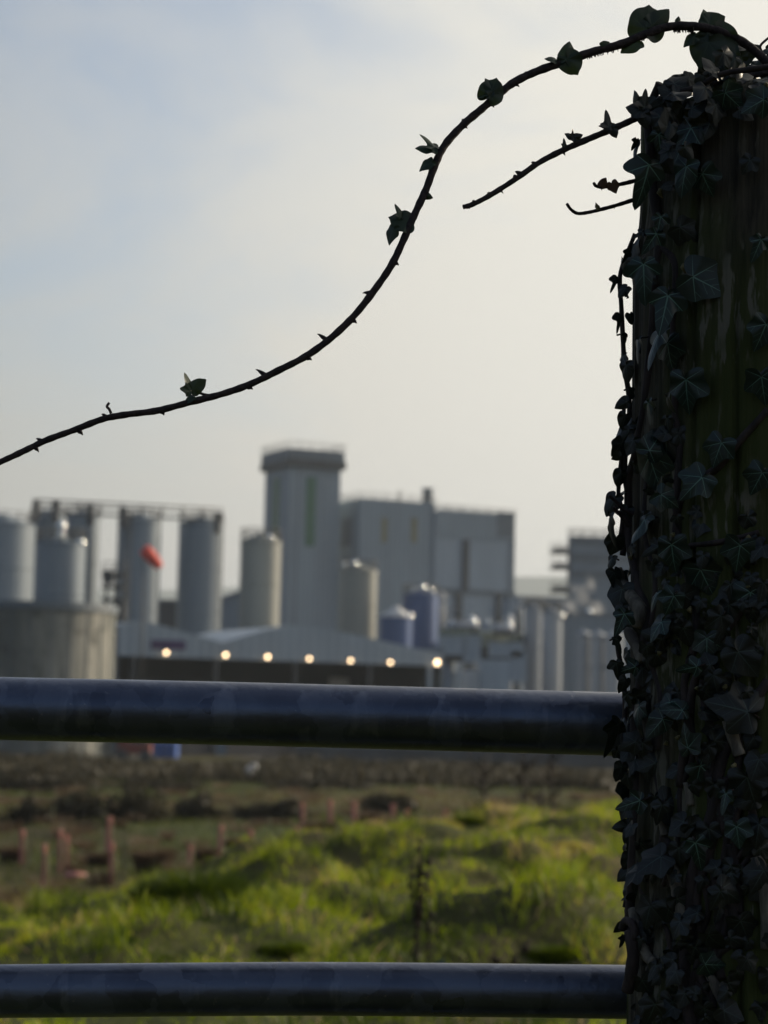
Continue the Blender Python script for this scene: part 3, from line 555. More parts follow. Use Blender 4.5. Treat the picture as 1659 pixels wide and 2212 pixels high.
th = thing('process_tower', (c0.x, c0.y, LOW), 'tallest grey clad factory tower with dark overhanging top and green window strip', 'tower')
T = wallbox('body', 572, 625, 735, 998, 300, PSI, LOW, M_CLAD, th=th); T2 = wallbox('cap', 572, 625, 735, 968, 300, PSI, T['zt'], M_CAP, th=th, over=.45); T3 = wallbox('eaves_band', 572, 625, 735, 990, 300, PSI, T['zt'] - .6, M_DARK, th=th, over=.62)
b = MB(); qq = [Vector((p.x, p.y, T2['zt'])) for p in T2['q']]; railing(b, qq + qq[:1], 1.1, 1.6); b.build('railing', M_DARK, th)
panel(T, th, 'window_strip', M_GREEN, 'r', 660, 681, 1030, 1180); panel(T, th, 'window_strip', M_GREEN, 'l', 588, 603, 1032, 1180)
for y_ in (1060, 1240): pass
panel(T, th, 'cladding_seam', M_CAP, 'r', 640, 642, 1000, 1400, .05)
c0 = W(775, 1450, 302); th = thing('factory_block', (c0.x, c0.y, LOW), 'grey clad factory block with chimney and faint yellow panels, joined to the tall tower', 'building', 'grey factory blocks')
B = wallbox('body', 728, 776, 940, 1076, 302, PSI, LOW, M_CLAD, th=th); b = MB(); qq = [Vector((p.x, p.y, B['zt'])) for p in B['q']]; railing(b, qq + qq[:1], 1.0, 2); b.build('railing', M_DARK, th)
for a_, b_ in ((824, 836), (888, 901)): panel(B, th, 'wall_panel', M_OCHRE, 'r', a_, b_, 1118, 1172)
panel(B, th, 'wall_panel', M_CAP, 'l', 738, 760, 1120, 1180)
q_ = B['c'] + B['cr'] * (B['Lr'] - .9) + B['cl'] * 1.0; b = MB(); b.box((q_.x, q_.y, B['zt'] + .9), (1.1, 1.1, 2.6), PSI); b.box((q_.x, q_.y, B['zt'] + 2.2), (1.3, 1.3, .3), PSI); b.build('chimney', M_CAP, th)
q_ = B['c'] + B['cr'] * (B['Lr'] * .6) + B['cl'] * 2; b = MB(); b.tube([(q_.x, q_.y, B['zt']), (q_.x, q_.y, B['zt'] + 1.9)], .12, 6); b.build('mast', M_DARK, th)
c0 = W(944, 1450, 306); th = thing('factory_block', (c0.x, c0.y, LOW), 'lower grey factory block on the right with dark top band and brown downpipe', 'building', 'grey factory blocks')
B = wallbox('body', 936, 939, 1112, 1104, 307, PSI, LOW, M_CLADL, th=th); b = MB(); qq = [Vector((p.x, p.y, B['zt'])) for p in B['q']]; railing(b, qq + qq[:1], 1.0, 2); b.build('railing', M_DARK, th)
panel(B, th, 'top_band', M_CLAD, 'r', 944, 1111, 1104, 1166, .08); panel(B, th, 'corner_panel', M_CAP, 'r', 1072, 1111, 1106, 1160, .14); panel(B, th, 'corner_strip', M_CLADD, 'r', 1097, 1111, 1165, 1275, .08)
panel(B, th, 'downpipe', M_DARK, 'r', 999, 1010, 1166, 1276, .5); panel(B, th, 'sill_band', M_CAP, 'r', 944, 1111, 1272, 1280, .4)
panel(B, th, 'downpipe', M_DARK, 'r', 984, 995, 1281, 1345, .5); panel(B, th, 'downpipe', M_DARK, 'r', 1070, 1080, 1281, 1345, .5)
c0 = W(1100, 1450, 300); th = thing('annexe', (c0.x, c0.y, LOW), 'low pale flat-roofed annexe right of the factory blocks, with a parapet', 'building'); B = wallbox('body', 1085, 1100, 1225, 1290, 300, PSI * .6, LOW, M_CLADL, th=th); B2 = wallbox('parapet', 1085, 1100, 1225, 1286, 300, PSI * .6, B['zt'], M_CLADD, th=th, over=.15)
# silos and tanks in front of the blocks
silo(735, 814, 1235, 215, M_SILOB, 'beige silo with glinting fittings in front of the factory block', .6, True, ((744, 1222, 5), (766, 1218, 6), (806, 1239, 6)), grp='beige and blue tanks')
silo(868, 946, 1288, 212, M_BLUE, 'taller dark blue tank with cluttered pale top', .5, True, ((895, 1276, 5), (914, 1270, 6), (930, 1277, 5), (938, 1284, 5)), 'blue_tank', 'beige and blue tanks', 'tank', 3)
silo(819, 890, 1334, 196, M_BLUE, 'shorter bright blue tank with white rim and sunlit right side', .9, False, ((885, 1331, 6),), 'blue_tank', 'beige and blue tanks', 'tank', 2, M_WHITE)
silo(938, 962, 1285, 214, M_STEELP, 'slim stainless column beside the taller blue tank', .3, False, (), 'steel_column', None, 'tank', 3)
th = thing('plant_room', W(365, 1400, 222), 'small dark hut between the two tallest silos', 'hut'); b = MB(); l_, r2 = W(343, 1302, 222), W(387, 1302, 222); b.box(((l_.x + r2.x) / 2, 223, (l_.z + LOW) / 2), (r2.x - l_.x, 4, l_.z - LOW)); b.build('wall', M_DARK, th); b = MB(); b.box(((l_.x + r2.x) / 2, 223, l_.z + .15), (r2.x - l_.x + .4, 4.4, .3)); b.build('roof', M_CAP, th)
th = thing('plant_room', W(500, 1400, 226), 'blue-grey sloping-roofed shed left of the beige silo by the tower', 'hut'); b = MB(); l_, r2, h2 = W(478, 1300, 226), W(524, 1280, 226), W(500, 1282, 226).z
b.hexa([(l_.x, 224, LOW), (r2.x, 224, LOW), (r2.x, 229, LOW), (l_.x, 229, LOW)], [(l_.x, 224, l_.z), (r2.x, 224, r2.z), (r2.x, 229, r2.z), (l_.x, 229, l_.z)]); b.build('wall', M_CLADD, th)
b = MB(); b.hexa([(l_.x - .2, 223.7, l_.z), (r2.x + .2, 223.7, r2.z), (r2.x + .2, 229.3, r2.z), (l_.x - .2, 229.3, l_.z)], [(l_.x - .2, 223.7, l_.z + .25), (r2.x + .2, 223.7, r2.z + .25), (r2.x + .2, 229.3, r2.z + .25), (l_.x - .2, 229.3, l_.z + .25)]); b.build('roof', M_BLUE, th)
# loading canopy with lamps
A = W(255, 1416, 150); E = W(960, 1441, 161); zb = 4.53; A.z = E.z = zb; u = (E - A).normalized(); back = Vector((-u.y, u.x, 0)); L = (E - A).length
def onfront(px):
    r_ = ray(px, 1430); k = r_.x / r_.y; t_ = (k * A.y - A.x) / (u.x - k * u.y); return A + u * t_
prof = [(255, 1350), (300, 1340), (350, 1352), (480, 1388), (560, 1364), (625, 1350), (690, 1356), (760, 1370), (860, 1392), (955, 1413)]
th = thing('loading_shed', (A.x, A.y, LOW), 'long open fronted shed with pale twin gabled fascia and a row of warm lamps', 'shed'); top = []
for px, py in prof: q_ = onfront(px); top.append(Vector((q_.x, q_.y, W(px, py, q_.y).z)))
b = MB()
for i in range(len(top) - 1):
    p0, p1 = top[i], top[i + 1]; f0, f1 = Vector((p0.x, p0.y, zb)), Vector((p1.x, p1.y, zb)); o_ = back * .35; b.hexa([f0, f1, f1 + o_, f0 + o_], [p0, p1, p1 + o_, p0 + o_])
b.build('fascia', M_CLADL, th); b = MB(); dp = back * 16
for i in range(len(top) - 1):
    p0, p1 = top[i] + back * .36 - Vector((0, 0, .05)), top[i + 1] + back * .36 - Vector((0, 0, .05)); dn = Vector((0, 0, -.2)); b.hexa([p0 + dn, p1 + dn, p1 + dn + dp, p0 + dn + dp], [p0, p1, p1 + dp, p0 + dp])
b.build('roof', M_CLADL, th); b = MB()
for q0, q1 in ((A + dp, E + dp), (A + back * .4, A + dp), (E + back * .4, E + dp)):
    d_ = (q1 - q0).normalized(); n_ = Vector((-d_.y, d_.x, 0)) * .15; b.hexa([Vector((p.x, p.y, LOW)) for p in (q0 - n_, q1 - n_, q1 + n_, q0 + n_)], [Vector((p.x, p.y, 6.0)) for p in (q0 - n_, q1 - n_, q1 + n_, q0 + n_)])
b.build('wall', M_CAP, th); b = MB(); q0, q1 = onfront(385) + back * .6, onfront(660) + back * .6; n_ = back * .2
b.hexa([Vector((p.x, p.y, LOW)) for p in (q0, q1, q1 + n_, q0 + n_)], [Vector((p.x, p.y, 0)) for p in (q0, q1, q1 + n_, q0 + n_)]); b.build('low_wall', M_BEIGE, th)
b = MB(); q0, q1 = onfront(468) + back * .5, onfront(500) + back * .5; b.hexa([Vector((p.x, p.y, LOW)) for p in (q0, q1, q1 + n_, q0 + n_)], [Vector((p.x, p.y, -.2)) for p in (q0, q1, q1 + n_, q0 + n_)]); b.build('door', paint('blue_grey_door', (.08, .12, .17)), th)
for px in (290, 468, 640, 800, 930):
    q_ = onfront(px) + back * .2; b = MB(); b.box((q_.x, q_.y, (LOW + zb) / 2), (.35, .35, zb - LOW), math.atan2(u.y, u.x)); b.build('column', M_CLADL if px > 900 else M_DARK, th)
for px, py in ((356, 1410), (484, 1415), (575, 1419), (665, 1423), (754, 1427), (840, 1431), (941, 1431)):
    q_ = onfront(px); q_ = Vector((q_.x, q_.y, W(px, py, q_.y).z)) - back * .3; b = MB(); s_ = random.uniform(.12, .155) if px < 900 else .19; b.ball(q_, s_, 12, 8); lo = b.build('lamp', M_LAMP, th)
    b = MB(); b.box(q_ + back * .2 + Vector((0, 0, .1)), (.35, .3, .2), math.atan2(u.y, u.x)); b.build('bracket', M_DARK, lo)
q0, q1 = onfront(325) - back * .1, onfront(399) - back * .1; za, zc_ = W(362, 1403, (q0.y + q1.y) / 2).z, W(362, 1383, (q0.y + q1.y) / 2).z; n_ = back * .08
b = MB(); b.hexa([Vector((p.x, p.y, za)) for p in (q0, q1, q1 + n_, q0 + n_)], [Vector((p.x, p.y, zc_)) for p in (q0, q1, q1 + n_, q0 + n_)]); sg = b.build('sign', M_PURP, th)
# horizontal tanks, pipe bridge and trailers right of the shed
th = thing('pipe_bridge', W(1040, 1400, 200), 'greenish pipe bridge on dark legs below the right factory block', 'pipe bridge'); b = MB(); D = 200
l_, r2 = W(950, 1372, D), W(1128, 1384, D + 6); b.tube([l_, r2], .35, 10); b.tube([l_ + Vector((0, -.5, -.7)), r2 + Vector((0, -.5, -.7))], .25, 8); b.tube([l_ + Vector((0, .5, .5)), r2 + Vector((0, .5, .5))], .2, 8); b.build('pipes', paint('green_pipe', (.16, .19, .15)), th); b = MB()
for px in (958, 1010, 1062, 1118): q_ = W(px, 1385, D + 1.2); b.box((q_.x, q_.y, (LOW + q_.z) / 2), (.35, .35, q_.z - LOW))
b.build('legs', M_DARK, th); b = MB(); q_ = W(1040, 1412, D + 2); b.box((q_.x, q_.y + 1, q_.z), (7.6, 1.5, 1.6)); b.build('crossbeam', M_DARK, th)
for x0, x1, y_, lab in ((972, 1036, 1352, 'left of two horizontal steel tanks with sunlit top on the pipe bridge'), (1062, 1110, 1358, 'right of two horizontal steel tanks, with the brighter glint')):
    D = 203; l_, r2 = W(x0, y_, D), W(x1, y_ + 3, D); th = thing('steel_vessel', (l_ + r2) / 2, lab, 'tank', 'horizontal steel tanks'); b = MB(); ln = r2 - l_
    b.tube([l_, l_ + ln * .04, l_ + ln * .12, l_ + ln * .88, l_ + ln * .96, r2], [.05, .38, .5, .5, .38, .05], 18); b.build('shell', M_STEELP, th); b = MB(); b.ball(l_ + ln * .8 + Vector((0, 0, .5)), .34, 18, 12); b.build('valve', M_GLINT, th)
    b = MB()
    for f_ in (.2, .8): q_ = l_ + ln * f_; b.box((q_.x, q_.y, q_.z - .7), (.2, .7, .5))
    b.build('saddle', M_DARK, th)
def trailer(x0, x1, y0, D, lab, m):
    l_, r2 = W(x0, y0, D), W(x1, y0, D); c_ = Vector(((l_.x + r2.x) / 2, D + 1.5, 0)); th = thing('lorry_trailer', (c_.x, c_.y, LOW), lab, 'trailer', 'parked trailers'); b = MB(); b.box((c_.x, c_.y, (l_.z + LOW + 1.1) / 2), (r2.x - l_.x, 6, l_.z - LOW - 1.1)); b.build('body', m, th)
    b = MB(); b.box((c_.x, c_.y, LOW + .95), (r2.x - l_.x - .3, 5.8, .3)); b.build('chassis', M_DARK, th)
    for sx in (-1, 1):
        for yy in (-1.8, 1.8):
            b = MB(); q_ = Vector((c_.x + sx * (r2.x - l_.x) * .4, c_.y + yy, LOW + .5)); b.tube([q_ - Vector((.14, 0, 0)), q_ + Vector((.14, 0, 0))], .5, 16, False); b.build('wheel', M_DARK, th)
trailer(1038, 1100, 1425, 176, 'pale box trailer standing below the horizontal tanks', M_CLADL); trailer(1004, 1034, 1448, 178, 'white trailer left of the taller pale one', M_WHITE)
trailer(712, 752, 1464, 166, 'white lorry body inside the open shed', M_WHITE)
# stainless silos on the right
M_SS = paint('dull_stainless', (.34, .365, .40), .35, .35, .15, .6, (1, 1, .05))
for i, (x0, x1, y_, D, lab) in enumerate(((1132, 1172, 1318, 206, 'leftmost stainless silo of the right-hand group'), (1170, 1214, 1326, 202, 'stainless silo with a glint on top, left of the dark gap'), (1243, 1276, 1372, 190, 'stainless silo right of the dark gap, shorter front row'), (1274, 1307, 1374, 189, 'stainless silo beside the ivy edge, shorter front row'), (1305, 1345, 1376, 188, 'stainless silo half hidden by the ivy'))):
    silo(x0, x1, y_, D, M_SS, lab, .4, i < 2, ((1212, 1331, 6),) if i == 1 else (), 'stainless_silo', 'stainless silos', 'silo', 4)
c0 = W(1200, 1450, 212); th = thing('valve_house', (c0.x, c0.y, LOW), 'grey boxy housing spanning above the stainless silos near the ivy', 'building'); B = wallbox('wall', 1196, 1200, 1400, 1326, 212, R(5), LOW, M_CLADD, th=th)
B2 = wallbox('roof', 1196, 1200, 1400, 1322, 212, R(5), B['zt'], M_CAP, th=th, over=.2)
for px, py, r_ in ((1276, 1319, 6),): b = MB(); q_ = W(px, py, 212); b.ball(q_ + Vector((0, 1, -.1)), r_ * 260 / F, 18, 12); b.build('vent', M_GLINT, th)
c0 = W(1232, 1450, 262); th = thing('evaporator_tower', (c0.x, c0.y, LOW), 'dark square tower behind the ivy with side gantries', 'tower'); B = wallbox('body', 1226, 1232, 1420, 1158, 262, R(8), LOW, M_CLADD, th=th)
for y0, y1 in ((1158, 1175), (1195, 1212), (1232, 1246)): panel(B, th, 'wall_band', M_CAP, 'r', 1233, 1419, y0, y1, .15)
qq = [Vector((p.x, p.y, B['zt'])) for p in B['q']]; b = MB(); railing(b, qq + qq[:1], 1.0, 1.5); b.build('railing', M_DARK, th)
for y_ in (1192, 1226, 1276):
    l_, r2 = W(1190, y_, 262), W(1231, y_ - 3, 262); b = MB(); b.box(((l_.x + r2.x) / 2, 263, l_.z), (r2.x - l_.x, 2.2, .35)); b.box(((l_.x + r2.x) / 2, 262, l_.z + .35), (r2.x - l_.x - .6, .15, .35)); railing(b, [(l_.x, 262, l_.z + .15), (r2.x, 262, l_.z + .15)], 1.0, .8); b.build('gantry', M_DARK, th)
# steam
t = NT('steam'); vp = t.n('ShaderNodeVolumePrincipled'); vp.inputs['Color'].default_value = (1, 1, 1, 1); vp.inputs['Density'].default_value = .5; vp.inputs['Anisotropy'].default_value = .4
t.link(t.math('MULTIPLY', t.ramp(t.noise(.8, 4), .46, .74), .6), vp.inputs['Density']); t.t.links.remove(t.o.inputs[0].links[0]); t.link(vp.outputs[0], t.o.inputs['Volume'])
b = MB()
for px, py, rx, rz in ((1240, 1305, 1.0, 1.2), (1258, 1290, .8, 1.6), (1272, 1268, .6, 1.2), (1236, 1280, .5, 1.2), (1290, 1312, 1.3, .7)): q_ = W(px, py, 208); b.ball(q_, (rx, rx, rz))
tag(b.build('steam', t.m), 'white steam drifting in front of the dark tower near the ivy', 'steam', kind='stuff')
# small things in the yard, seen under the rail
b = MB(); th = thing('shipping_container', G(354, 1650), 'bright blue shipping container in the yard under the left of the top rail', 'container'); l_, r2 = W(330, 1606, 140), W(379, 1606, 140); b.box(((l_.x + r2.x) / 2, 141.3, (LOW + l_.z) / 2 + .05), (r2.x - l_.x, 2.5, l_.z - LOW)); b.build('body', paint('container_blue', (.035, .10, .36), .5, 0, .15, .8, (1, 1, .2), 20), th)
b = MB()
for f_ in (.04, .5, .96): b = MB(); b.box((l_.x + (r2.x - l_.x) * f_, 140.0, (LOW + l_.z) / 2 + .05), (.06, .06, l_.z - LOW - .1)); b.build('door_bar', M_BLUE, th)
def machine(px, D, m, lab, name, cat, s=1.0):
    p = W(px, 1650, D); p.z = LOW; th = thing(name, p, lab, cat); X = lambda x, y, z: (p.x + x * s, p.y + y * s, LOW + z * s); b = MB(); b.box(X(0, 0, 1.1), (2.6 * s, 1.4 * s, .8 * s)); b.box(X(-.9, 0, 1.7), (.7 * s, 1.2 * s, .4 * s)); b.build('body', m, th)
    b = MB(); b.box(X(.45, 0, 2.1), (1.0 * s, 1.2 * s, 1.2 * s)); b.box(X(.45, 0, 2.75), (1.2 * s, 1.4 * s, .1 * s)); b.build('cab', M_DARK, th); b = MB(); b.tube([X(-1.2, 0, 1.6), X(-2.0, 0, 2.9), X(-2.9, 0, 2.2)], .14 * s, 8); b.box(X(-3.0, 0, 1.9), (.5 * s, .8 * s, .6 * s)); b.build('arm', m, th)
    for sx in (-.95, .95):
        for sy in (-.75, .75): b = MB(); q_ = Vector(X(sx, sy, .5)); b.tube([q_ - Vector((0, .15, 0)), q_ + Vector((0, .15, 0))], .5 * s, 16, False); b.build('wheel', M_DARK, th)
machine(290, 131, paint('rust_red_paint', (.20, .05, .04)), 'dull red loader parked right of the concrete tank', 'loader', 'vehicle', .8)
machine(775, 145, paint('yellow_paint', (.42, .27, .07)), 'yellowish digger in the yard under the middle of the top rail', 'digger', 'vehicle', .9)
def rubble(px, py, bw, bh, lab, m):
    p = G(px, py); p.z = LOW + .0; k = p.y / F; th = None; b = MB()
    for i in range(26):
        a = random.uniform(0, 6.28); f_ = random.random() ** .6; h_ = (1 - f_ * .8) * bh * k; q_ = (p.x + math.cos(a) * f_ * bw * k / 2, p.y + math.sin(a) * f_ * 1.2, p.z + random.uniform(.1, 1) * h_ * .8); b.ball(q_, (random.uniform(.3, .9) * bh * k * .6, .4, random.uniform(.25, .5) * bh * k), 8, 5)
    tag(b.build('rubble_heap', m), lab, 'rubble', 'heaps at the yard edge')
rubble(745, 1672, 130, 13, 'long pale rubble heap at the edge of the yard', M_RUBBLE); rubble(835, 1674, 110, 12, 'pale rubble heap right of the longest one', M_RUBBLE); rubble(700, 1640, 60, 26, 'taller heap of pale spoil near the digger', M_RUBBLE)
p = G(541, 1690); p.z = hz(p); b = MB(); b.ball(p + Vector((0, 0, .35)), (.34, .25, .42)); b.ball(p + Vector((.15, .05, .68)), (.2, .16, .22)); tag(b.build('white_sack', M_WHITE), 'white bulging sack lying at the edge of the yard', 'sack')
def car(px, D, m, lab):
    p = W(px, 1650, D); p.z = LOW + .02; th = thing('parked_car', p, lab, 'car'); b = MB(); pr = [(-2.1, .35), (-2.1, .85), (-1.2, .95), (-.6, 1.45), (.9, 1.45), (1.6, .95), (2.1, .85), (2.1, .35)]
    n = len(pr); b.add([(p.x + x, p.y + s_, p.z + z) for s_ in (-.85, .85) for x, z in pr], [tuple(range(n - 1, -1, -1)), tuple(range(n, 2 * n))] + [(i, (i + 1) % n, n + (i + 1) % n, n + i) for i in range(n)]); b.build('body', m, th)
    b = MB(); g_ = [(-1.1, .97), (-.58, 1.40), (.85, 1.40), (1.45, .97)]; b.add([(p.x + x, p.y + s_, p.z + z) for s_ in (-.87, .87) for x, z in g_], [(3, 2, 1, 0), (4, 5, 6, 7), (0, 1, 5, 4), (2, 3, 7, 6)]); b.build('windows', M_DARK, th)
    for sx in (-1.3, 1.3):
        for sy in (-.82, .82): b = MB(); q_ = p + Vector((sx, sy, .33)); b.tube([q_ - Vector((0, .1, 0)), q_ + Vector((0, .1, 0))], .33, 14, False); b.build('wheel', M_DARK, th)
car(1010, 136, paint('brown_car_paint', (.10, .075, .05), .35), 'brown car parked at the right of the pale rubble')

# low wall along the right of the yard and pipework by the blue tanks
l_, r2 = W(640, 1650, 128), W(1560, 1650, 128); th = thing('yard_wall', (0, 128, LOW), 'low grey retaining wall along the right of the yard, above the bank', 'wall'); b = MB(); b.box(((l_.x + r2.x) / 2, 128.2, LOW + .65), (r2.x - l_.x, .3, 1.3)); b.build('wall', paint('wall_block', (.10, .105, .11), .9, 0, .3, .4), th)
b = MB(); b.box(((l_.x + r2.x) / 2, 128.2, LOW + 1.34), (r2.x - l_.x + .1, .4, .08)); b.build('coping', M_CLADD, th)
th = thing('pipe_rack', W(960, 1400, 208), 'upright pale pipes and small boxes behind the pipe bridge, below the right block', 'pipework', None)
for px, y0, y1, rr_ in ((952, 1300, 1395, .16), (966, 1318, 1395, .12), (1034, 1346, 1400, .14), (1118, 1300, 1390, .2), (1126, 1310, 1390, .14)):
    b = MB(); a = W(px, y0, 209); e = W(px, y1 + 60, 209); b.tube([e, a + Vector((0, 0, -.4)), a, a + Vector((.5, 0, .15))], rr_, 8); b.build('pipe', M_STEELP, th)
for i, (x0, x1, y_, D) in enumerate(((960, 984, 1352, 204), (1000, 1030, 1342, 216), (1040, 1060, 1350, 214), (1086, 1108, 1340, 218), (1110, 1130, 1322, 216))):
    silo(x0, x1, y_, D, M_STEELP if i % 2 else M_CLADL, ('small pale tank right of the taller blue tank', 'pale tank behind the left horizontal vessel', 'slim steel tank between the two horizontal vessels', 'steel tank behind the right horizontal vessel', 'pale tank left of the stainless silo group')[i], .35, False, (((x0 + x1) / 2 + 4, y_ - 6, 4),), 'small_tank', 'small tanks below the right block', 'tank', 2)
for px, py, w_, h_ in ((976, 1395, 2.6, 1.8), (1020, 1402, 1.6, 2.6), (1092, 1404, 3.2, 1.4), (1120, 1440, 1.5, 3.0)):
    b = MB(); q_ = W(px, py, 196); b.box(q_, (w_, 1.2, h_)); b.box(q_ + Vector((0, -.02, h_ * .5)), (w_ + .16, 1.35, .12)); b.build('cabinet', M_CLADL, th)
# ------------------------------------------------------------------ gate
def poly(pts, D): return [W(x, y, d if (d := (D if not hasattr(D, '__len__') else D[i])) else D) for i, (x, y) in enumerate(pts)]
def smooth(pts, n=8):
    P = [Vector(p) for p in pts]; out = []
    for i in range(len(P) - 1):
        a, b_, c, d = P[max(i - 1, 0)], P[i], P[i + 1], P[min(i + 2, len(P) - 1)]
        for k in range(n):
            t_ = k / n; out.append(.5 * (2 * b_ + (c - a) * t_ + (2 * a - 5 * b_ + 4 * c - d) * t_ * t_ + (3 * b_ - a - 3 * c + d) * t_ ** 3))
    out.append(P[-1]); return out
GD = 1.80; gk = GD / F
p = W(829, 2140, GD); gate = thing('metal_gate', (p.x, p.y, 0), 'galvanised tubular metal field gate closed against the ivy covered post', 'gate')
rails = [([(-3600, 1440), (-700, 1514), (0, 1530.5), (400, 1539), (829, 1550), (1340, 1564.5), (1560, 1571)], (135, 137, 139)), ([(-3600, 2150), (-700, 2146), (0, 2141), (400, 2137.5), (660, 2136), (1000, 2138.5), (1370, 2143), (1560, 2145)], (111, 113, 114)),
         ([(-3600, 2720), (0, 2690), (829, 2688), (1560, 2690)], (112, 112, 112)), ([(-3600, 3260), (0, 3230), (829, 3228), (1560, 3230)], (112, 112, 112)), ([(-3600, 4250), (0, 4230), (829, 4225), (1560, 4230)], (112, 112, 112))]
for i, (pts, th_) in enumerate(rails):
    q_ = smooth([W(x, y, GD) for x, y in pts], 10); s = MB(); n = len(q_); s.tube(q_, [np.interp(j / n, [0, .75, 1], [th_[0], th_[0] * 1.005, th_[2]]) * gk / 2 for j in range(n)], 48)
    ra = s.build('rail', M_STEEL, gate)
    if i == 0: ra['label'] = 'thicker top rail of the gate, sloping slightly down to the right'
    if i == 1: ra['label'] = 'thinner second rail of the gate with pale blotches'
for x in (-3600, 1560): s = MB(); q0, q1 = W(x, 1500 if x > 0 else 1430, GD), W(x, 4260, GD); s.tube([q0, q1], .024, 24); s.build('stile', M_STEEL, gate)
# ------------------------------------------------------------------ post
PR = .1075; PD = 1.66
PB = W(1668, 2212, PD); PT = W(1667, 196, PD); ZS0, ZS1 = W(1400, 640, PD).z, W(1400, 430, PD).z
def paxis(z): f_ = (z - PB.z) / (PT.z - PB.z); return Vector((PB.x + (PT.x - PB.x) * f_, PD, z))
post = thing('gate_post', (PB.x, PB.y, 0), 'thick round weathered wooden gate post covered in dark ivy at the right edge', 'post')
NS, zs = 220, np.concatenate([np.linspace(-.3, .75, 12), np.linspace(.78, PT.z - .03, 110)]); vs = []
def groove(k, z):
    a = 6.2832 * k / NS; g_ = 0
    for (a0, w_, d_, z0, z1) in CRK:
        da = (a - a0 - .015 * math.sin(z * 7 + a0 * 9) + 3.1416) % 6.2832 - 3.1416; e_ = math.exp(-(da / w_) ** 2) * d_ * min(1, max(0, (z - z0) / .05)) * min(1, max(0, (z1 - z) / .05)); g_ += e_
    return g_
CRK = [(random.uniform(0, 6.28), random.uniform(.008, .02), random.uniform(.003, .010), random.uniform(.4, 1.2), random.uniform(1.2, 1.8)) for _ in range(60)]
CRK += [(4.712 - .05, .016, .014, .9, 1.8), (4.712 + .33, .014, .010, .6, 1.6), (4.712 - .42, .012, .008, .8, 1.5), (4.712 - .75, .012, .007, 1.0, 1.8)]
gn = [vnoise(np.arange(NS) * .45, np.full(NS, 3.0 + z * 1.2), 71) for z in zs]
for j, z in enumerate(zs):
    c = paxis(z); sh = 1 + .055 * (1 - float(sstep(ZS0, ZS1, z)))
    for k in range(NS):
        a = 6.2832 * k / NS; r_ = PR * sh * (1 + .012 * math.sin(2 * a + 1)) + (gn[j][k] - .5) * .003 - groove(k, z); vs.append((c.x + r_ * math.cos(a), c.y + r_ * math.sin(a), z))
zt = zs[-1]; nb = len(zs)
for f_, dz in ((.96, .006), (.88, .012), (.6, .014), (.3, .016), (.02, .016)):
    for k in range(NS): a = 6.2832 * k / NS; c = paxis(zt); vs.append((c.x + PR * f_ * math.cos(a), c.y + PR * f_ * math.sin(a), zt + dz + .003 * math.sin(9 * a) * f_ + .01 * math.cos(a)))
fs = [(j * NS + k, j * NS + (k + 1) % NS, (j + 1) * NS + (k + 1) % NS, (j + 1) * NS + k) for j in range(nb + 4) for k in range(NS)]
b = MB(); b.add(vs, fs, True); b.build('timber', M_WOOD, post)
# ------------------------------------------------------------------ ivy
def surf(px, py, out=0.0):
    """point on the post (grown by out) under a picture column and row, and its outward normal; beyond the edge: in the plane of the post's axis"""
    d = ray(px, py); o = Vector((0, 0, EYE)); t_ = PD / d.y; R_ = PR + out
    for _ in range(4):
        z = o.z + d.z * t_; c = paxis(z); A_ = d.x ** 2 + d.y ** 2; B_ = -(d.x * c.x + d.y * c.y); C_ = c.x ** 2 + c.y ** 2 - R_ * R_; disc = B_ * B_ - A_ * C_
        if disc <= 0: t_ = PD / d.y; break
        t_ = (-B_ - math.sqrt(disc)) / A_
    p = o + d * t_; c = paxis(p.z); n_ = Vector((p.x - c.x, p.y - c.y, 0)); n_.normalize(); return p, n_
OUTL = {'A': [(0, 1.0), (10, .84), (22, .68), (34, .60), (46, .66), (57, .80), (68, .70), (86, .54), (102, .54), (118, .60), (134, .48), (156, .30), (180, .07)],
        'B': [(0, .98), (14, .86), (30, .72), (46, .70), (58, .76), (72, .68), (92, .58), (110, .58), (124, .58), (146, .46), (165, .28), (180, .10)],
        'C': [(0, 1.12), (8, .92), (20, .60), (34, .42), (48, .44), (60, .56), (72, .60), (86, .46), (106, .34), (125, .36), (150, .26), (180, .06)],
        'E': [(0, .84), (25, .80), (50, .72), (80, .64), (110, .62), (140, .56), (160, .36), (180, .14)],
        'D': [(0, 1.0), (16, .84), (36, .66), (58, .56), (84, .50), (108, .50), (130, .46), (155, .32), (180, .10)]}
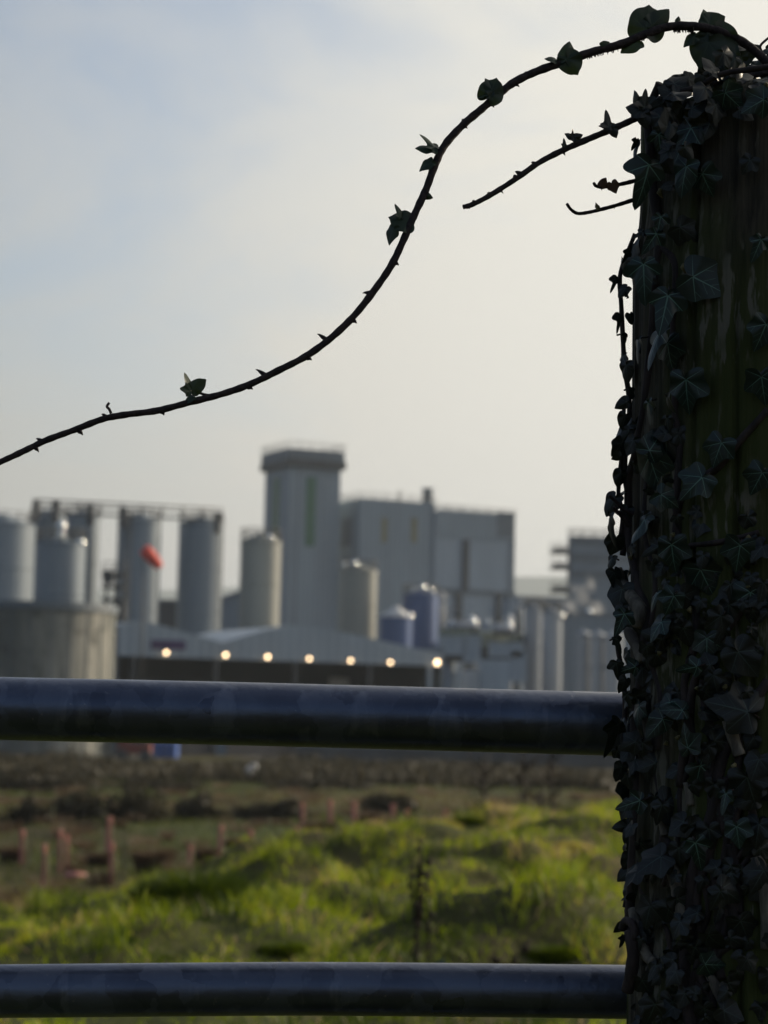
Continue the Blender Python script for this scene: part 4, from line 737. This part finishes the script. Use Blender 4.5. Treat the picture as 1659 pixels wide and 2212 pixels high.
def leafgeo(kind, fold=.25, curl=.2, seed=0):
    rr = random.Random(seed); N = 64; rings = 5; half = OUTL[kind]; A_ = np.arange(0, 181); Rr = np.interp(A_, [a for a, _ in half], [r_ for _, r_ in half]); kk = np.exp(-(np.arange(-15, 16) / 8.0) ** 2); kk /= kk.sum(); tipk = np.exp(-(A_ / 6.) ** 2) * .10
    Rr = np.convolve(np.concatenate([Rr[15:0:-1], Rr, Rr[-2:-17:-1]]), kk, 'valid') + tipk; asym = rr.uniform(-.1, .1); vs = [(0, 0, 0)]; uv = [(0, 0)]
    for j in range(1, rings + 1):
        f_ = j / rings
        for k in range(N):
            a = -180 + 360 * k / N; r_ = float(np.interp(abs(a), A_, Rr)) * (1 + asym * (1 if a > 0 else -1) * math.sin(R(abs(a)))) * (1 + .02 * math.sin(R(a) * 5 + seed)) * f_
            x, y = r_ * math.sin(R(a)), r_ * math.cos(R(a)); ridge = min(abs((abs(a) - v + 180) % 360 - 180) for v in (0, 57, 118)) / 30
            z = -fold * abs(x) * .55 + .05 * min(ridge, 1) * f_ * (1 - .5 * f_) - curl * y * y * .5 * (1 if y > 0 else .6) + .06 * math.sin(R(a) * (3 + seed % 3) + seed * 2) * f_ * f_
            vs.append((x, y, z)); uv.append((x, y))
    fs = [(0, 1 + k, 1 + (k + 1) % N) for k in range(N)] + [(1 + (j - 1) * N + k, 1 + j * N + k, 1 + j * N + (k + 1) % N, 1 + (j - 1) * N + (k + 1) % N) for j in range(1, rings) for k in range(N)]
    return vs, fs, uv
LEAFGEO = {}; LEAFME = {}
def variant(kind):
    v = (kind, random.randrange(4))
    if v not in LEAFGEO:
        s_ = ord(kind) * 7 + v[1]; rr = random.Random(s_); LEAFGEO[v] = leafgeo(kind, rr.uniform(.1, .45), rr.uniform(.05, .45), s_)
    return v
def leafmesh(v, m):
    key = (v, m.name)
    if key not in LEAFME:
        vs, fs, uv = LEAFGEO[v]; s = MB(); s.add(vs, fs, True); s.uv = uv; o = s.build('ivy_leaf', m); LEAFME[key] = o.data; bpy.data.objects.remove(o)
    return LEAFME[key]
def basis(tip, nrm):
    y = tip.normalized(); z = (nrm - y * nrm.dot(y)).normalized(); x = y.cross(z); return Matrix((x, y, z)).transposed()
def offset_of(o):
    t_ = Vector((0, 0, 0))
    while o is not None: t_ += o.location; o = o.parent
    return t_
def put_leaf(parent, pos, tip, nrm, size, kind, m, lab=None):
    o = bpy.data.objects.new('leaf', leafmesh(variant(kind), m)); COL.objects.link(o); o.parent = parent; Mx = basis(tip, nrm).to_4x4()
    o.matrix_local = Matrix.Translation(pos - offset_of(parent)) @ Mx @ Matrix.Diagonal((size, size, size, 1))
    if lab: o['label'] = lab
    return o
def imgdir(px, py, ang):
    """direction in the picture plane: 0 points down, positive turns towards the right"""
    return Vector((math.sin(R(ang)), 0, -math.cos(R(ang))))
base0 = paxis(0.0); ivy = thing('ivy', (base0.x - .08, base0.y - .1, 0), 'dark green ivy climbing the wooden gate post, with long bare shoots reaching left', 'ivy')
STEMS = MB(); PALE = MB(); PET = MB(); MASS = MB(); MASS.uv = []
def massleaf(pos, tip, nrm, size, kind):
    vs, fs, uv = LEAFGEO[variant(kind)]; Mx = basis(tip, nrm); MASS.add([pos + Mx @ (Vector(v) * size) for v in vs], fs, True); MASS.uv += uv
def petiole(pos, tip, nrm, size, m=None):
    a = pos - nrm * .008 - tip * size * .3; PET.tube([a, a.lerp(pos, .5) + nrm * .002, pos], [.0008, .0007, .0006], 5)
# leaf list: column, row, length, direction of the tip, outline, tilt away from the post (0 lies flat, 1 edge on), picks 'g' green 'd' dark 'r' russet
LV = '''1456,181,34,130,A,.1,g;1390,236,38,80,A,.2,d;1378,225,26,-150,D,.3,d;1493,276,72,-35,C,.1,g;1423,290,42,8,C,.5,g;1483,359,54,-20,D,.2,g;1517,375,46,20,A,.1,g;1621,345,30,-30,A,.1,g;1566,200,46,45,A,.2,g;1650,215,46,-60,A,.2,g;1510,240,30,-70,D,.3,g
1378,307,38,-22,C,.5,d;1402,356,82,-12,C,.8,g;1418,350,34,40,D,.4,d;1427,468,38,-10,C,.5,g;1469,491,42,55,A,.1,d;1418,505,46,-35,C,.6,g;1390,570,74,2,C,.4,g;1497,598,66,64,B,.05,g;1644,517,46,-20,C,.2,g;1443,638,78,-12,C,.4,g;1425,718,70,-20,C,.5,g;1442,741,54,0,A,.2,g;1378,735,42,-15,C,.4,d
1482,820,62,-4,A,.05,g;1645,814,52,5,A,.1,g;1655,700,52,-20,A,.2,g;1400,870,42,-5,C,.4,g;1441,860,30,10,D,.7,g;1403,973,50,145,D,.6,g;1368,951,30,-30,D,.3,g;1403,986,70,14,B,.15,g;1438,948,58,0,A,.1,d;1559,956,48,-25,A,.05,g;1517,1031,54,-45,A,.1,g;1428,1068,40,58,A,.3,g;1647,1021,46,-28,A,.1,g
1393,1122,46,-42,D,.3,g;1451,1176,52,0,A,.05,g;1513,1230,56,25,A,.05,g;1599,1178,50,-10,A,.05,g;1647,1180,34,-40,A,.2,d;1621,1279,54,0,A,.05,g;1420,1280,36,-40,C,.4,g;1456,1287,38,-25,A,.3,g;1373,1333,32,10,A,.3,g;1349,1326,46,-25,C,.5,g;1429,1343,40,-45,A,.3,g;1527,1378,46,0,A,.1,g;1558,1330,38,-50,A,.3,d
1594,1408,56,40,B,.1,d;1373,1440,36,-70,C,.4,g;1506,1440,40,-75,C,.3,g;1541,1458,32,10,A,.1,g;1380,1526,38,-12,A,.2,g;1447,1516,38,-30,A,.2,g;1475,1534,38,-90,D,.2,g;1520,1537,30,75,D,.5,g;1616,1538,74,-105,A,.05,d;1486,1616,44,-160,A,.3,g;1543,1600,38,80,A,.2,d;1513,1654,46,45,A,.1,g;1614,1679,58,15,A,.05,d;1373,1602,34,-65,A,.3,g
1388,1604,30,-5,A,.3,g;1359,1547,34,-30,D,.7,g;1333,1622,34,40,C,.3,g;1432,1553,42,-40,D,.4,g;1437,1734,54,72,A,.1,d;1430,1738,40,-20,C,.3,d;1383,1729,48,-70,C,.3,g;1568,1714,40,-10,C,.4,g;1490,1782,32,60,A,.1,d;1531,1790,38,5,A,.1,d;1591,1785,40,8,A,.1,g;1502,1820,56,15,C,.2,g;1428,1850,54,-58,A,.1,d;1559,1919,46,60,A,.1,d
1556,1925,40,-25,C,.2,d;1405,1957,44,-20,A,.2,d;1460,2099,32,-45,A,.2,g;1523,2083,38,85,A,.3,g;1453,2163,44,0,A,.1,d;1521,2178,38,10,A,.2,d;1415,2170,52,-20,C,.6,d;1614,2072,30,30,A,.2,r;1640,1780,44,-10,A,.1,d;1650,1880,46,-30,A,.1,d;1600,1990,44,20,A,.1,d;1470,1990,36,-30,A,.2,d;1530,2020,40,40,D,.3,d;1380,1880,40,-60,A,.3,d;1640,1640,40,-20,B,.1,d'''
FR = '''1322,602,38,-8,C,.4;1344,622,30,-40,D,.4;1329,683,44,2,C,.5;1340,722,26,5,C,.4;1338,769,42,-12,C,.6;1344,789,44,-3,D,.4;1345,868,32,-60,D,.3;1342,898,34,-10,D,.4;1378,500,28,-60,C,.4;1350,545,34,-20,C,.6;1365,302,30,-10,C,.5;1345,640,22,150,C,.7;1334,958,40,-35,B,.2;1330,985,22,-60,D,.3;1333,1022,36,-10,D,.4;1320,1165,42,-10,B,.3;1314,1205,30,-20,D,.4
1318,1236,44,15,D,.3;1335,1272,58,-12,B,.2;1322,1380,42,28,C,.4;1322,1432,46,15,C,.3;1319,1076,48,-30,D,.3;1308,1118,72,-14,C,.7;1330,1066,28,130,D,.7;1338,1560,34,-40,D,.4;1327,1565,88,-12,C,.6;1334,1655,40,-15,D,.3;1340,1700,34,-5,B,.3;1348,1740,40,-40,B,.3;1345,1785,34,-80,D,.2;1350,1850,36,-20,D,.3;1345,1920,30,-10,D,.4;1342,2000,32,-50,D,.4;1340,2025,30,-10,C,.5
1352,680,24,20,D,.4;1356,840,26,10,D,.4;1350,930,30,-30,D,.4;1346,1100,36,-15,D,.3;1335,1310,36,-10,D,.3;1338,1350,40,-20,C,.4;1342,1470,34,-20,D,.3;1345,1500,40,10,C,.4;1350,1620,36,-40,B,.2;1345,1675,40,10,D,.3;1352,1800,38,-20,D,.3;1350,1880,38,-50,D,.3'''
lst = []
for row in LV.replace('\n', ';').split(';'):
    x, y, l_, a, k_, tl, c_ = row.split(','); lst.append((float(x), float(y), float(l_), float(a), k_, float(tl), c_, 0))
for row in FR.replace('\n', ';').split(';'):
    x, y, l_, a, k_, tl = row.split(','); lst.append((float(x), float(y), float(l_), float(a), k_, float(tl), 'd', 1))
big = sorted(range(len(lst)), key=lambda i: -lst[i][2])[:98]
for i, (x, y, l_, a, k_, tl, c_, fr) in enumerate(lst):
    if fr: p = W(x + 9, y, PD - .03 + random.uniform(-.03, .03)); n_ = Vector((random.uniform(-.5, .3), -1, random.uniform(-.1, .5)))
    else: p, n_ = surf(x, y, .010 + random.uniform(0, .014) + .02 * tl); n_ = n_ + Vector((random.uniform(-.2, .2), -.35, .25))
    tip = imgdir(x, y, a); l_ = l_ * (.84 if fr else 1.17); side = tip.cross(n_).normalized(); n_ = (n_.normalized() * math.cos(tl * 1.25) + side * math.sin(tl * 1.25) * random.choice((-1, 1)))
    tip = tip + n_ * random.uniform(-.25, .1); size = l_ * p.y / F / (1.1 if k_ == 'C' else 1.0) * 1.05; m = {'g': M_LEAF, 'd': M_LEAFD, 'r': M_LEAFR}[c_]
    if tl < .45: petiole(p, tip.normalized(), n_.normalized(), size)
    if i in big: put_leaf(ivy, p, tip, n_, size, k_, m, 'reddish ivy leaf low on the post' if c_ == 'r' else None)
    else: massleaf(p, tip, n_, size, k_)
# fill: denser towards the bottom and along the left edge
for i in range(330):
    y = 300 + 2050 * random.random() ** .62; x = 1345 + 340 * random.random()
    if y < 1100 and x > 1440 + random.uniform(-20, 30): continue
    if y < 700 and random.random() < .5: continue
    edge = x < 1390; p, n_ = surf(x, y, random.uniform(.004, .02)); l_ = random.uniform(20, 46); a = random.gauss(-5, 45)
    n_ = (n_ + Vector((random.uniform(-.5, .5), -.4, random.uniform(-.2, .5)))).normalized(); massleaf(p, imgdir(x, y, a) + n_ * random.uniform(-.4, .1), n_, l_ * p.y / F, random.choice('AACDDB'))
for i in range(120):   # the ivy goes on round the post, out of this view
    a = random.uniform(-.9, 2.7); z = random.uniform(.2, PT.z - .12); c = paxis(z); n_ = Vector((math.cos(a), math.sin(a), 0)); massleaf(c + n_ * (PR + .012), Vector((random.uniform(-.5, .5), 0, -1)), n_ + Vector((0, 0, .2)), random.uniform(.010, .02), random.choice('AACD'))
for i in range(150):    # crown of leaves over the top of the post
    x = random.uniform(1425, 1690); y = random.uniform(96, 262) + max(0, 1590 - x) * .62; p = W(x, y, random.uniform(1.55, 1.68)); n_ = Vector((random.uniform(-.6, .6), -.8, random.uniform(0, .8))); massleaf(p, Vector((random.uniform(-1, 1), random.uniform(-.3, .3), random.uniform(-1, .6))), n_, random.uniform(24, 48) * p.y / F, random.choice('AABD'))
# climbing stems
def stem(pts, r0, r1, M=STEMS, out=.006, jit=.06):
    q_ = []
    for x, y in pts:
        p, n_ = surf(x, y, out); q_.append(p)
    q_ = smooth(q_, 6); n = len(q_); M.tube(q_, [(r0 + (r1 - r0) * j / n) * (1 + .06 * math.sin(j * .9 + r0 * 999)) for j in range(n)], 10, True, jit * .5)
stem([(1372, 505), (1350, 560), (1339, 600), (1342, 660), (1346, 740), (1350, 800), (1358, 850), (1360, 920), (1352, 960), (1350, 1020), (1356, 1080), (1352, 1150), (1345, 1200)], .0018, .0026)
stem([(1348, 870), (1346, 950), (1340, 1010), (1336, 1070), (1345, 1110), (1340, 1170)], .0017, .002)
stem([(1425, 180), (1400, 250), (1405, 330), (1412, 420), (1425, 520), (1418, 600), (1412, 700), (1398, 850), (1380, 960), (1362, 1040), (1362, 1150), (1380, 1260), (1400, 1330), (1390, 1450), (1375, 1560), (1380, 1700), (1372, 1850), (1365, 1990), (1375, 2100)], .0034, .0060)
stem([(1420, 530), (1455, 560), (1460, 620), (1455, 720), (1460, 820), (1460, 900), (1470, 960), (1462, 1100), (1475, 1200), (1500, 1300), (1505, 1380), (1480, 1480), (1500, 1600), (1540, 1700), (1570, 1800)], .0028, .0040)
stem([(1659, 885), (1600, 950), (1550, 1010), (1490, 1050), (1465, 1110), (1462, 1190)], .0028, .0036)
stem([(1620, 1295), (1570, 1360), (1525, 1420), (1500, 1480), (1485, 1580), (1470, 1700)], .003, .0042)
stem([(1400, 1020), (1395, 1150), (1420, 1260), (1405, 1400), (1430, 1500), (1425, 1620)], .003, .004)
stem([(1640, 1150), (1560, 1170), (1480, 1180), (1420, 1190)], .0022, .0022)
stem([(1330, 1370), (1336, 1410), (1346, 1460), (1350, 1530), (1346, 1620), (1356, 1720), (1362, 1850), (1352, 1960)], .0018, .0026)
stem([(1660, 1470), (1600, 1560), (1560, 1640), (1545, 1740), (1500, 1880), (1490, 2000), (1480, 2120), (1500, 2230)], .004, .006)
stem([(1690, 140), (1620, 150), (1560, 160), (1500, 190), (1440, 205), (1412, 225)], .0024, .0022, STEMS, .015)
stem([(1362, 2010), (1368, 2060), (1362, 2110), (1355, 2140)], .0055, .0048, STEMS, .02); stem([(1345, 2006), (1352, 1990), (1366, 1996), (1372, 2020), (1362, 2040)], .0036, .003, STEMS, .02)
def pale_stem(pts, r0, r1, out):
    m_ = MB(); stem(pts, r0, r1, m_, out); o = m_.build('bare_stem', M_PALE, ivy); o['label'] = 'pale grey bare woody ivy stem'
for k_ in range(16):
    x = random.uniform(1385, 1660); y = random.uniform(1450, 1900); pts = [(x + 22 * math.sin(j * 1.1 + k_) + j * random.uniform(-14, 8), y + j * 70) for j in range(6)]; stem(pts, random.uniform(.0018, .0035), random.uniform(.002, .004))
pale_stem([(1328, 1232), (1345, 1265), (1366, 1290), (1384, 1322), (1378, 1350)], .0062, .0058, .012); pale_stem([(1362, 1362), (1378, 1400), (1388, 1430)], .006, .004, .012)
pale_stem([(1366, 1964), (1378, 2010), (1396, 2062), (1412, 2080)], .0040, .0044, .012); pale_stem([(1445, 1852), (1460, 1910), (1470, 1970), (1482, 2012)], .0052, .0052, .010)
pale_stem([(1420, 1735), (1432, 1780), (1436, 1805)], .004, .0035, .008); pale_stem([(1391, 1535), (1398, 1580), (1410, 1640)], .0028, .0030, .008); pale_stem([(1572, 1555), (1586, 1600), (1598, 1632)], .0048, .0044, .009); pale_stem([(1484, 1690), (1492, 1740)], .003, .003, .008); pale_stem([(1634, 1850), (1648, 1900), (1656, 1960), (1658, 2050)], .005, .005, .010); pale_stem([(1530, 2100), (1560, 2160), (1590, 2240)], .004, .004, .008)
o = STEMS.build('stems', M_STEM, ivy); o['label'] = 'dark twining ivy stems on the post'; 
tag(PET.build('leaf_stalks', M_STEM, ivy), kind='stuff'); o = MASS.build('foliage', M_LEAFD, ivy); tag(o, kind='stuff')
# young pale buds on the stems
b = MB()
for x, y, l_, a in ((1486, 402, 10, 5), (1477, 570, 22, 10), (1440, 722, 14, 0), (1471, 800, 22, 8), (1485, 1010, 16, 15), (1456, 1152, 10, 0), (1366, 1200, 10, 0), (1374, 1318, 14, 10), (1491, 1310, 18, 12), (1618, 1262, 14, 0), (1617, 1158, 12, 5), (1430, 1410, 10, -60), (1568, 1480, 14, -10), (1508, 1484, 8, 0), (1514, 1495, 10, 30), (1440, 1602, 9, 30), (1467, 1590, 9, 0), (1588, 1650, 14, -20), (1502, 262, 16, 5), (1536, 225, 8, 0), (1572, 185, 22, -15), (1426, 408, 22, 15), (1655, 180, 12, 0)):
    p, n_ = surf(x, y, .012); d_ = imgdir(x, y, a); l_ = l_ * p.y / F; b = MB(); b.tube([p, p + d_ * l_ * .4 + n_ * .002, p + d_ * l_], [.0012, .0024, .0004], 7); b.build('bud', M_BUD, ivy)
# free shoots
def shoot(pts, D0, D1, r0, r1, lab, knots=()):
    n0 = len(pts); q_ = smooth([W(x, y, D0 + (D1 - D0) * i / (n0 - 1)) for i, (x, y) in enumerate(pts)], 8); n = len(q_); s = MB()
    rad = [(r0 + (r1 - r0) * j / n) * (1 + .05 * math.sin(j * 1.7) + .04 * math.sin(j * .61)) for j in range(n)]; s.tube(q_, rad, 12, True, .015); D = (D0 + D1) / 2
    for x, y, dx, dy, w_ in knots:      # leaf scars and bract-like stubs, each a bent cone
        f_ = min(range(n), key=lambda j: (q_[j] - W(x, y, q_[j].y)).length); c = q_[f_]; k = c.y / F; e = c + Vector((dx * k, 0, -dy * k)); s.tube([c, c.lerp(e, .5), c.lerp(e, .8) + Vector((0, 0, .0004)), e], [w_ * k * .9, w_ * k * .8, w_ * k * .4, w_ * k * .12], 7)
    o = s.build('shoot', M_SHOOT, ivy); o['label'] = lab; return o, q_, rad
LONG = [(1690, 205), (1665, 150), (1640, 118), (1600, 88), (1560, 70), (1510, 58), (1450, 57), (1400, 72), (1340, 96), (1280, 112), (1220, 133), (1160, 154), (1110, 178), (1075, 206), (1040, 236), (1000, 270), (962, 312), (940, 355), (920, 410), (897, 460), (873, 515), (846, 572), (810, 625), (765, 682), (715, 730), (660, 770), (600, 801), (540, 830), (480, 851), (410, 869), (340, 887), (270, 896), (220, 906), (160, 929), (100, 951), (50, 975), (0, 998), (-60, 1022), (-150, 1050)]
kn = [(92, 953, -16, -6, 6), (75, 963, 10, 14, 6), (165, 928, 12, 14, 7), (235, 900, -14, -8, 6), (350, 886, 6, 12, 8), (530, 835, 14, 8, 7), (578, 812, -26, -14, 6), (660, 770, 14, 8, 7), (706, 738, -24, -14, 6), (760, 686, 12, 10, 7), (804, 632, -22, 2, 6), (848, 568, 12, 8, 7), (1005, 262, -8, -8, 7), (1112, 178, 12, 10, 6), (1070, 212, 14, 10, 6), (1000, 272, 10, 8, 6), (1132, 164, 4, -12, 7), (1060, 222, 10, 12, 6)]
sh, q_, rad = shoot(LONG, 1.60, 1.52, .0036, .0023, 'long arching bare ivy shoot sweeping from the post top to the left edge', kn)
def shleaf(par, x, y, D, l_, a, k_, tilt=0., m=M_LEAF, nx=0.):
    p = W(x, y, D); tip = imgdir(x, y, a); n_ = Vector((nx, -1, .2)); side = tip.cross(n_).normalized(); n_ = n_.normalized() * math.cos(tilt) + side * math.sin(tilt); put_leaf(par, p, tip, n_, l_ * D / F, k_, m)
for x, y, l_, a, k_, tl in ((1396, 62, 66, 172, 'E', .1), (1408, 55, 54, 135, 'D', .3), (1376, 92, 40, -60, 'D', .2), (1534, 55, 44, 125, 'E', .15), (1530, 50, 34, -165, 'D', .2), (1530, 92, 64, -20, 'E', .1), (1545, 82, 70, 30, 'E', .2), (1500, 80, 30, -50, 'D', .2), (1222, 128, 42, 168, 'D', .1), (1226, 128, 44, 35, 'E', .2), (1198, 130, 22, -110, 'D', .5), (1058, 205, 46, 160, 'E', .1), (1066, 196, 34, -150, 'D', .2), (1046, 206, 20, -70, 'D', .9), (938, 318, 40, -140, 'C', .7), (936, 320, 38, -95, 'D', .5), (930, 350, 30, -55, 'D', .3), (918, 421, 18, 70, 'D', .4), (880, 478, 46, -105, 'E', .2), (866, 468, 30, -165, 'C', .7), (850, 495, 34, -20, 'D', .5), (418, 840, 34, 130, 'D', .2), (412, 846, 42, -165, 'C', .6), (416, 858, 22, -60, 'D', .5), (1464, 50, 16, 170, 'D', .3), (1302, 98, 18, 120, 'D', .3), (1568, 118, 60, 10, 'A', .1)):
    shleaf(sh, x, y, 1.60 - .08 * (1 - x / 1660) - .004, l_, a, k_, tl, M_LEAFB)
s = MB()   # leaf stalks and the pale hook near the left end
for pts in ([(470, 855), (440, 852), (420, 842)], [(240, 893), (236, 884), (231, 878), (236, 870)], [(955, 335), (940, 322), (930, 316)], [(890, 490), (876, 488), (860, 492)], [(1650, 118), (1642, 100), (1660, 82)]): s.tube(smooth([W(x, y, 1.60 - .08 * (1 - x / 1660)) for x, y in pts], 4), .0011, 6)
o = s.build('leaf_stalks', M_SHOOT, sh)
s = MB()   # fringe of aerial rootlets under the shoot
for x0, x1 in ((1236, 1335), (1345, 1425), (1455, 1500)):
    for i in range(60):
        x = random.uniform(x0, x1); j = min(range(len(q_)), key=lambda j: abs(q_[j].x - W(x, 100, 1.6).x)); c = q_[j] - Vector((0, 0, rad[j] * .8)); c.x = W(x, 100, c.y).x; l_ = random.uniform(.001, .0035); s.tube([c, c + Vector((random.uniform(-.001, .001), random.uniform(-.001, .001), -l_))], [.0006, .0002], 4)
s.build('rootlets', M_SHOOT, sh)
sh2, q2, r2_ = shoot([(1690, 150), (1620, 162), (1560, 175), (1500, 190), (1445, 208), (1400, 240), (1360, 262), (1310, 284), (1260, 305), (1215, 325), (1165, 351), (1115, 386), (1060, 421), (1022, 441), (1001, 447)], 1.60, 1.57, .0034, .0019, 'second shorter bare shoot pointing down to the left below the long one', [(1128, 376, -16, -6, 7), (1116, 386, -6, -8, 8), (1060, 421, -8, -4, 7), (1158, 354, -12, -4, 6), (1024, 440, -6, -6, 7), (1010, 445, 6, 6, 6), (1215, 325, 6, 12, 4), (1080, 408, 8, 10, 3), (1370, 258, -8, -8, 6)])
for x, y, l_, a, k_, tl in ((1385, 238, 34, -100, 'B', .1), (1392, 232, 40, 175, 'C', .5), (1388, 246, 34, 20, 'D', .2), (1316, 275, 38, -170, 'C', .4), (1318, 272, 24, -95, 'D', .2), (1322, 276, 24, 25, 'D', .2), (1240, 298, 22, -120, 'D', .3), (1242, 296, 18, 110, 'D', .3), (1236, 296, 18, 172, 'C', .7), (1219, 316, 18, 175, 'C', .6), (1440, 205, 36, 130, 'A', .1), (1452, 200, 34, -110, 'B', .1)): shleaf(sh2, x, y, 1.575, l_, a, k_, tl, M_LEAFD)
sh3, _, _ = shoot([(1420, 380), (1378, 389), (1345, 397), (1318, 402), (1300, 404), (1288, 402), (1283, 396)], 1.66, 1.63, .0020, .0012, 'thin upper twig of the pair left of the post, with russet leaves', [(1300, 404, 0, 8, 3)])
shleaf(sh3, 1300, 400, 1.625, 20, 150, 'D', .2, M_LEAFR); shleaf(sh3, 1322, 398, 1.63, 22, 25, 'B', .3, M_LEAFR)
sh4, _, _ = shoot([(1420, 412), (1378, 428), (1340, 441), (1300, 452), (1270, 459), (1248, 461), (1234, 453), (1225, 441)], 1.66, 1.62, .0019, .0012, 'thin lower twig of the pair left of the post, hooked at its tip', [(1290, 455, -2, -10, 3), (1326, 446, 3, 6, 3)])
shleaf(sh4, 1292, 450, 1.62, 14, -165, 'D', .5, M_BUD)
sh5, _, _ = shoot([(1368, 1110), (1345, 1100), (1332, 1085), (1322, 1076), (1316, 1070)], 1.63, 1.62, .0016, .0012, 'short side twig with large dark drooping leaves at the left edge of the post'); sh6, _, _ = shoot([(1360, 1135), (1342, 1112), (1332, 1105), (1326, 1095)], 1.63, 1.62, .0026, .0012, 'short forked side twig below the drooping leaves')

# ------------------------------------------------------------------ air
t = NT('haze'); vp = t.n('ShaderNodeVolumePrincipled'); vp.inputs['Color'].default_value = (.80, .87, .95, 1); vp.inputs['Density'].default_value = HAZE; vp.inputs['Anisotropy'].default_value = .2
t.t.links.remove(t.o.inputs[0].links[0]); t.link(vp.outputs[0], t.o.inputs['Volume'])
b = MB(); b.box((0, 2200, 98), (9600, 5800, 206)); tag(b.build('haze', t.m), kind='stuff')
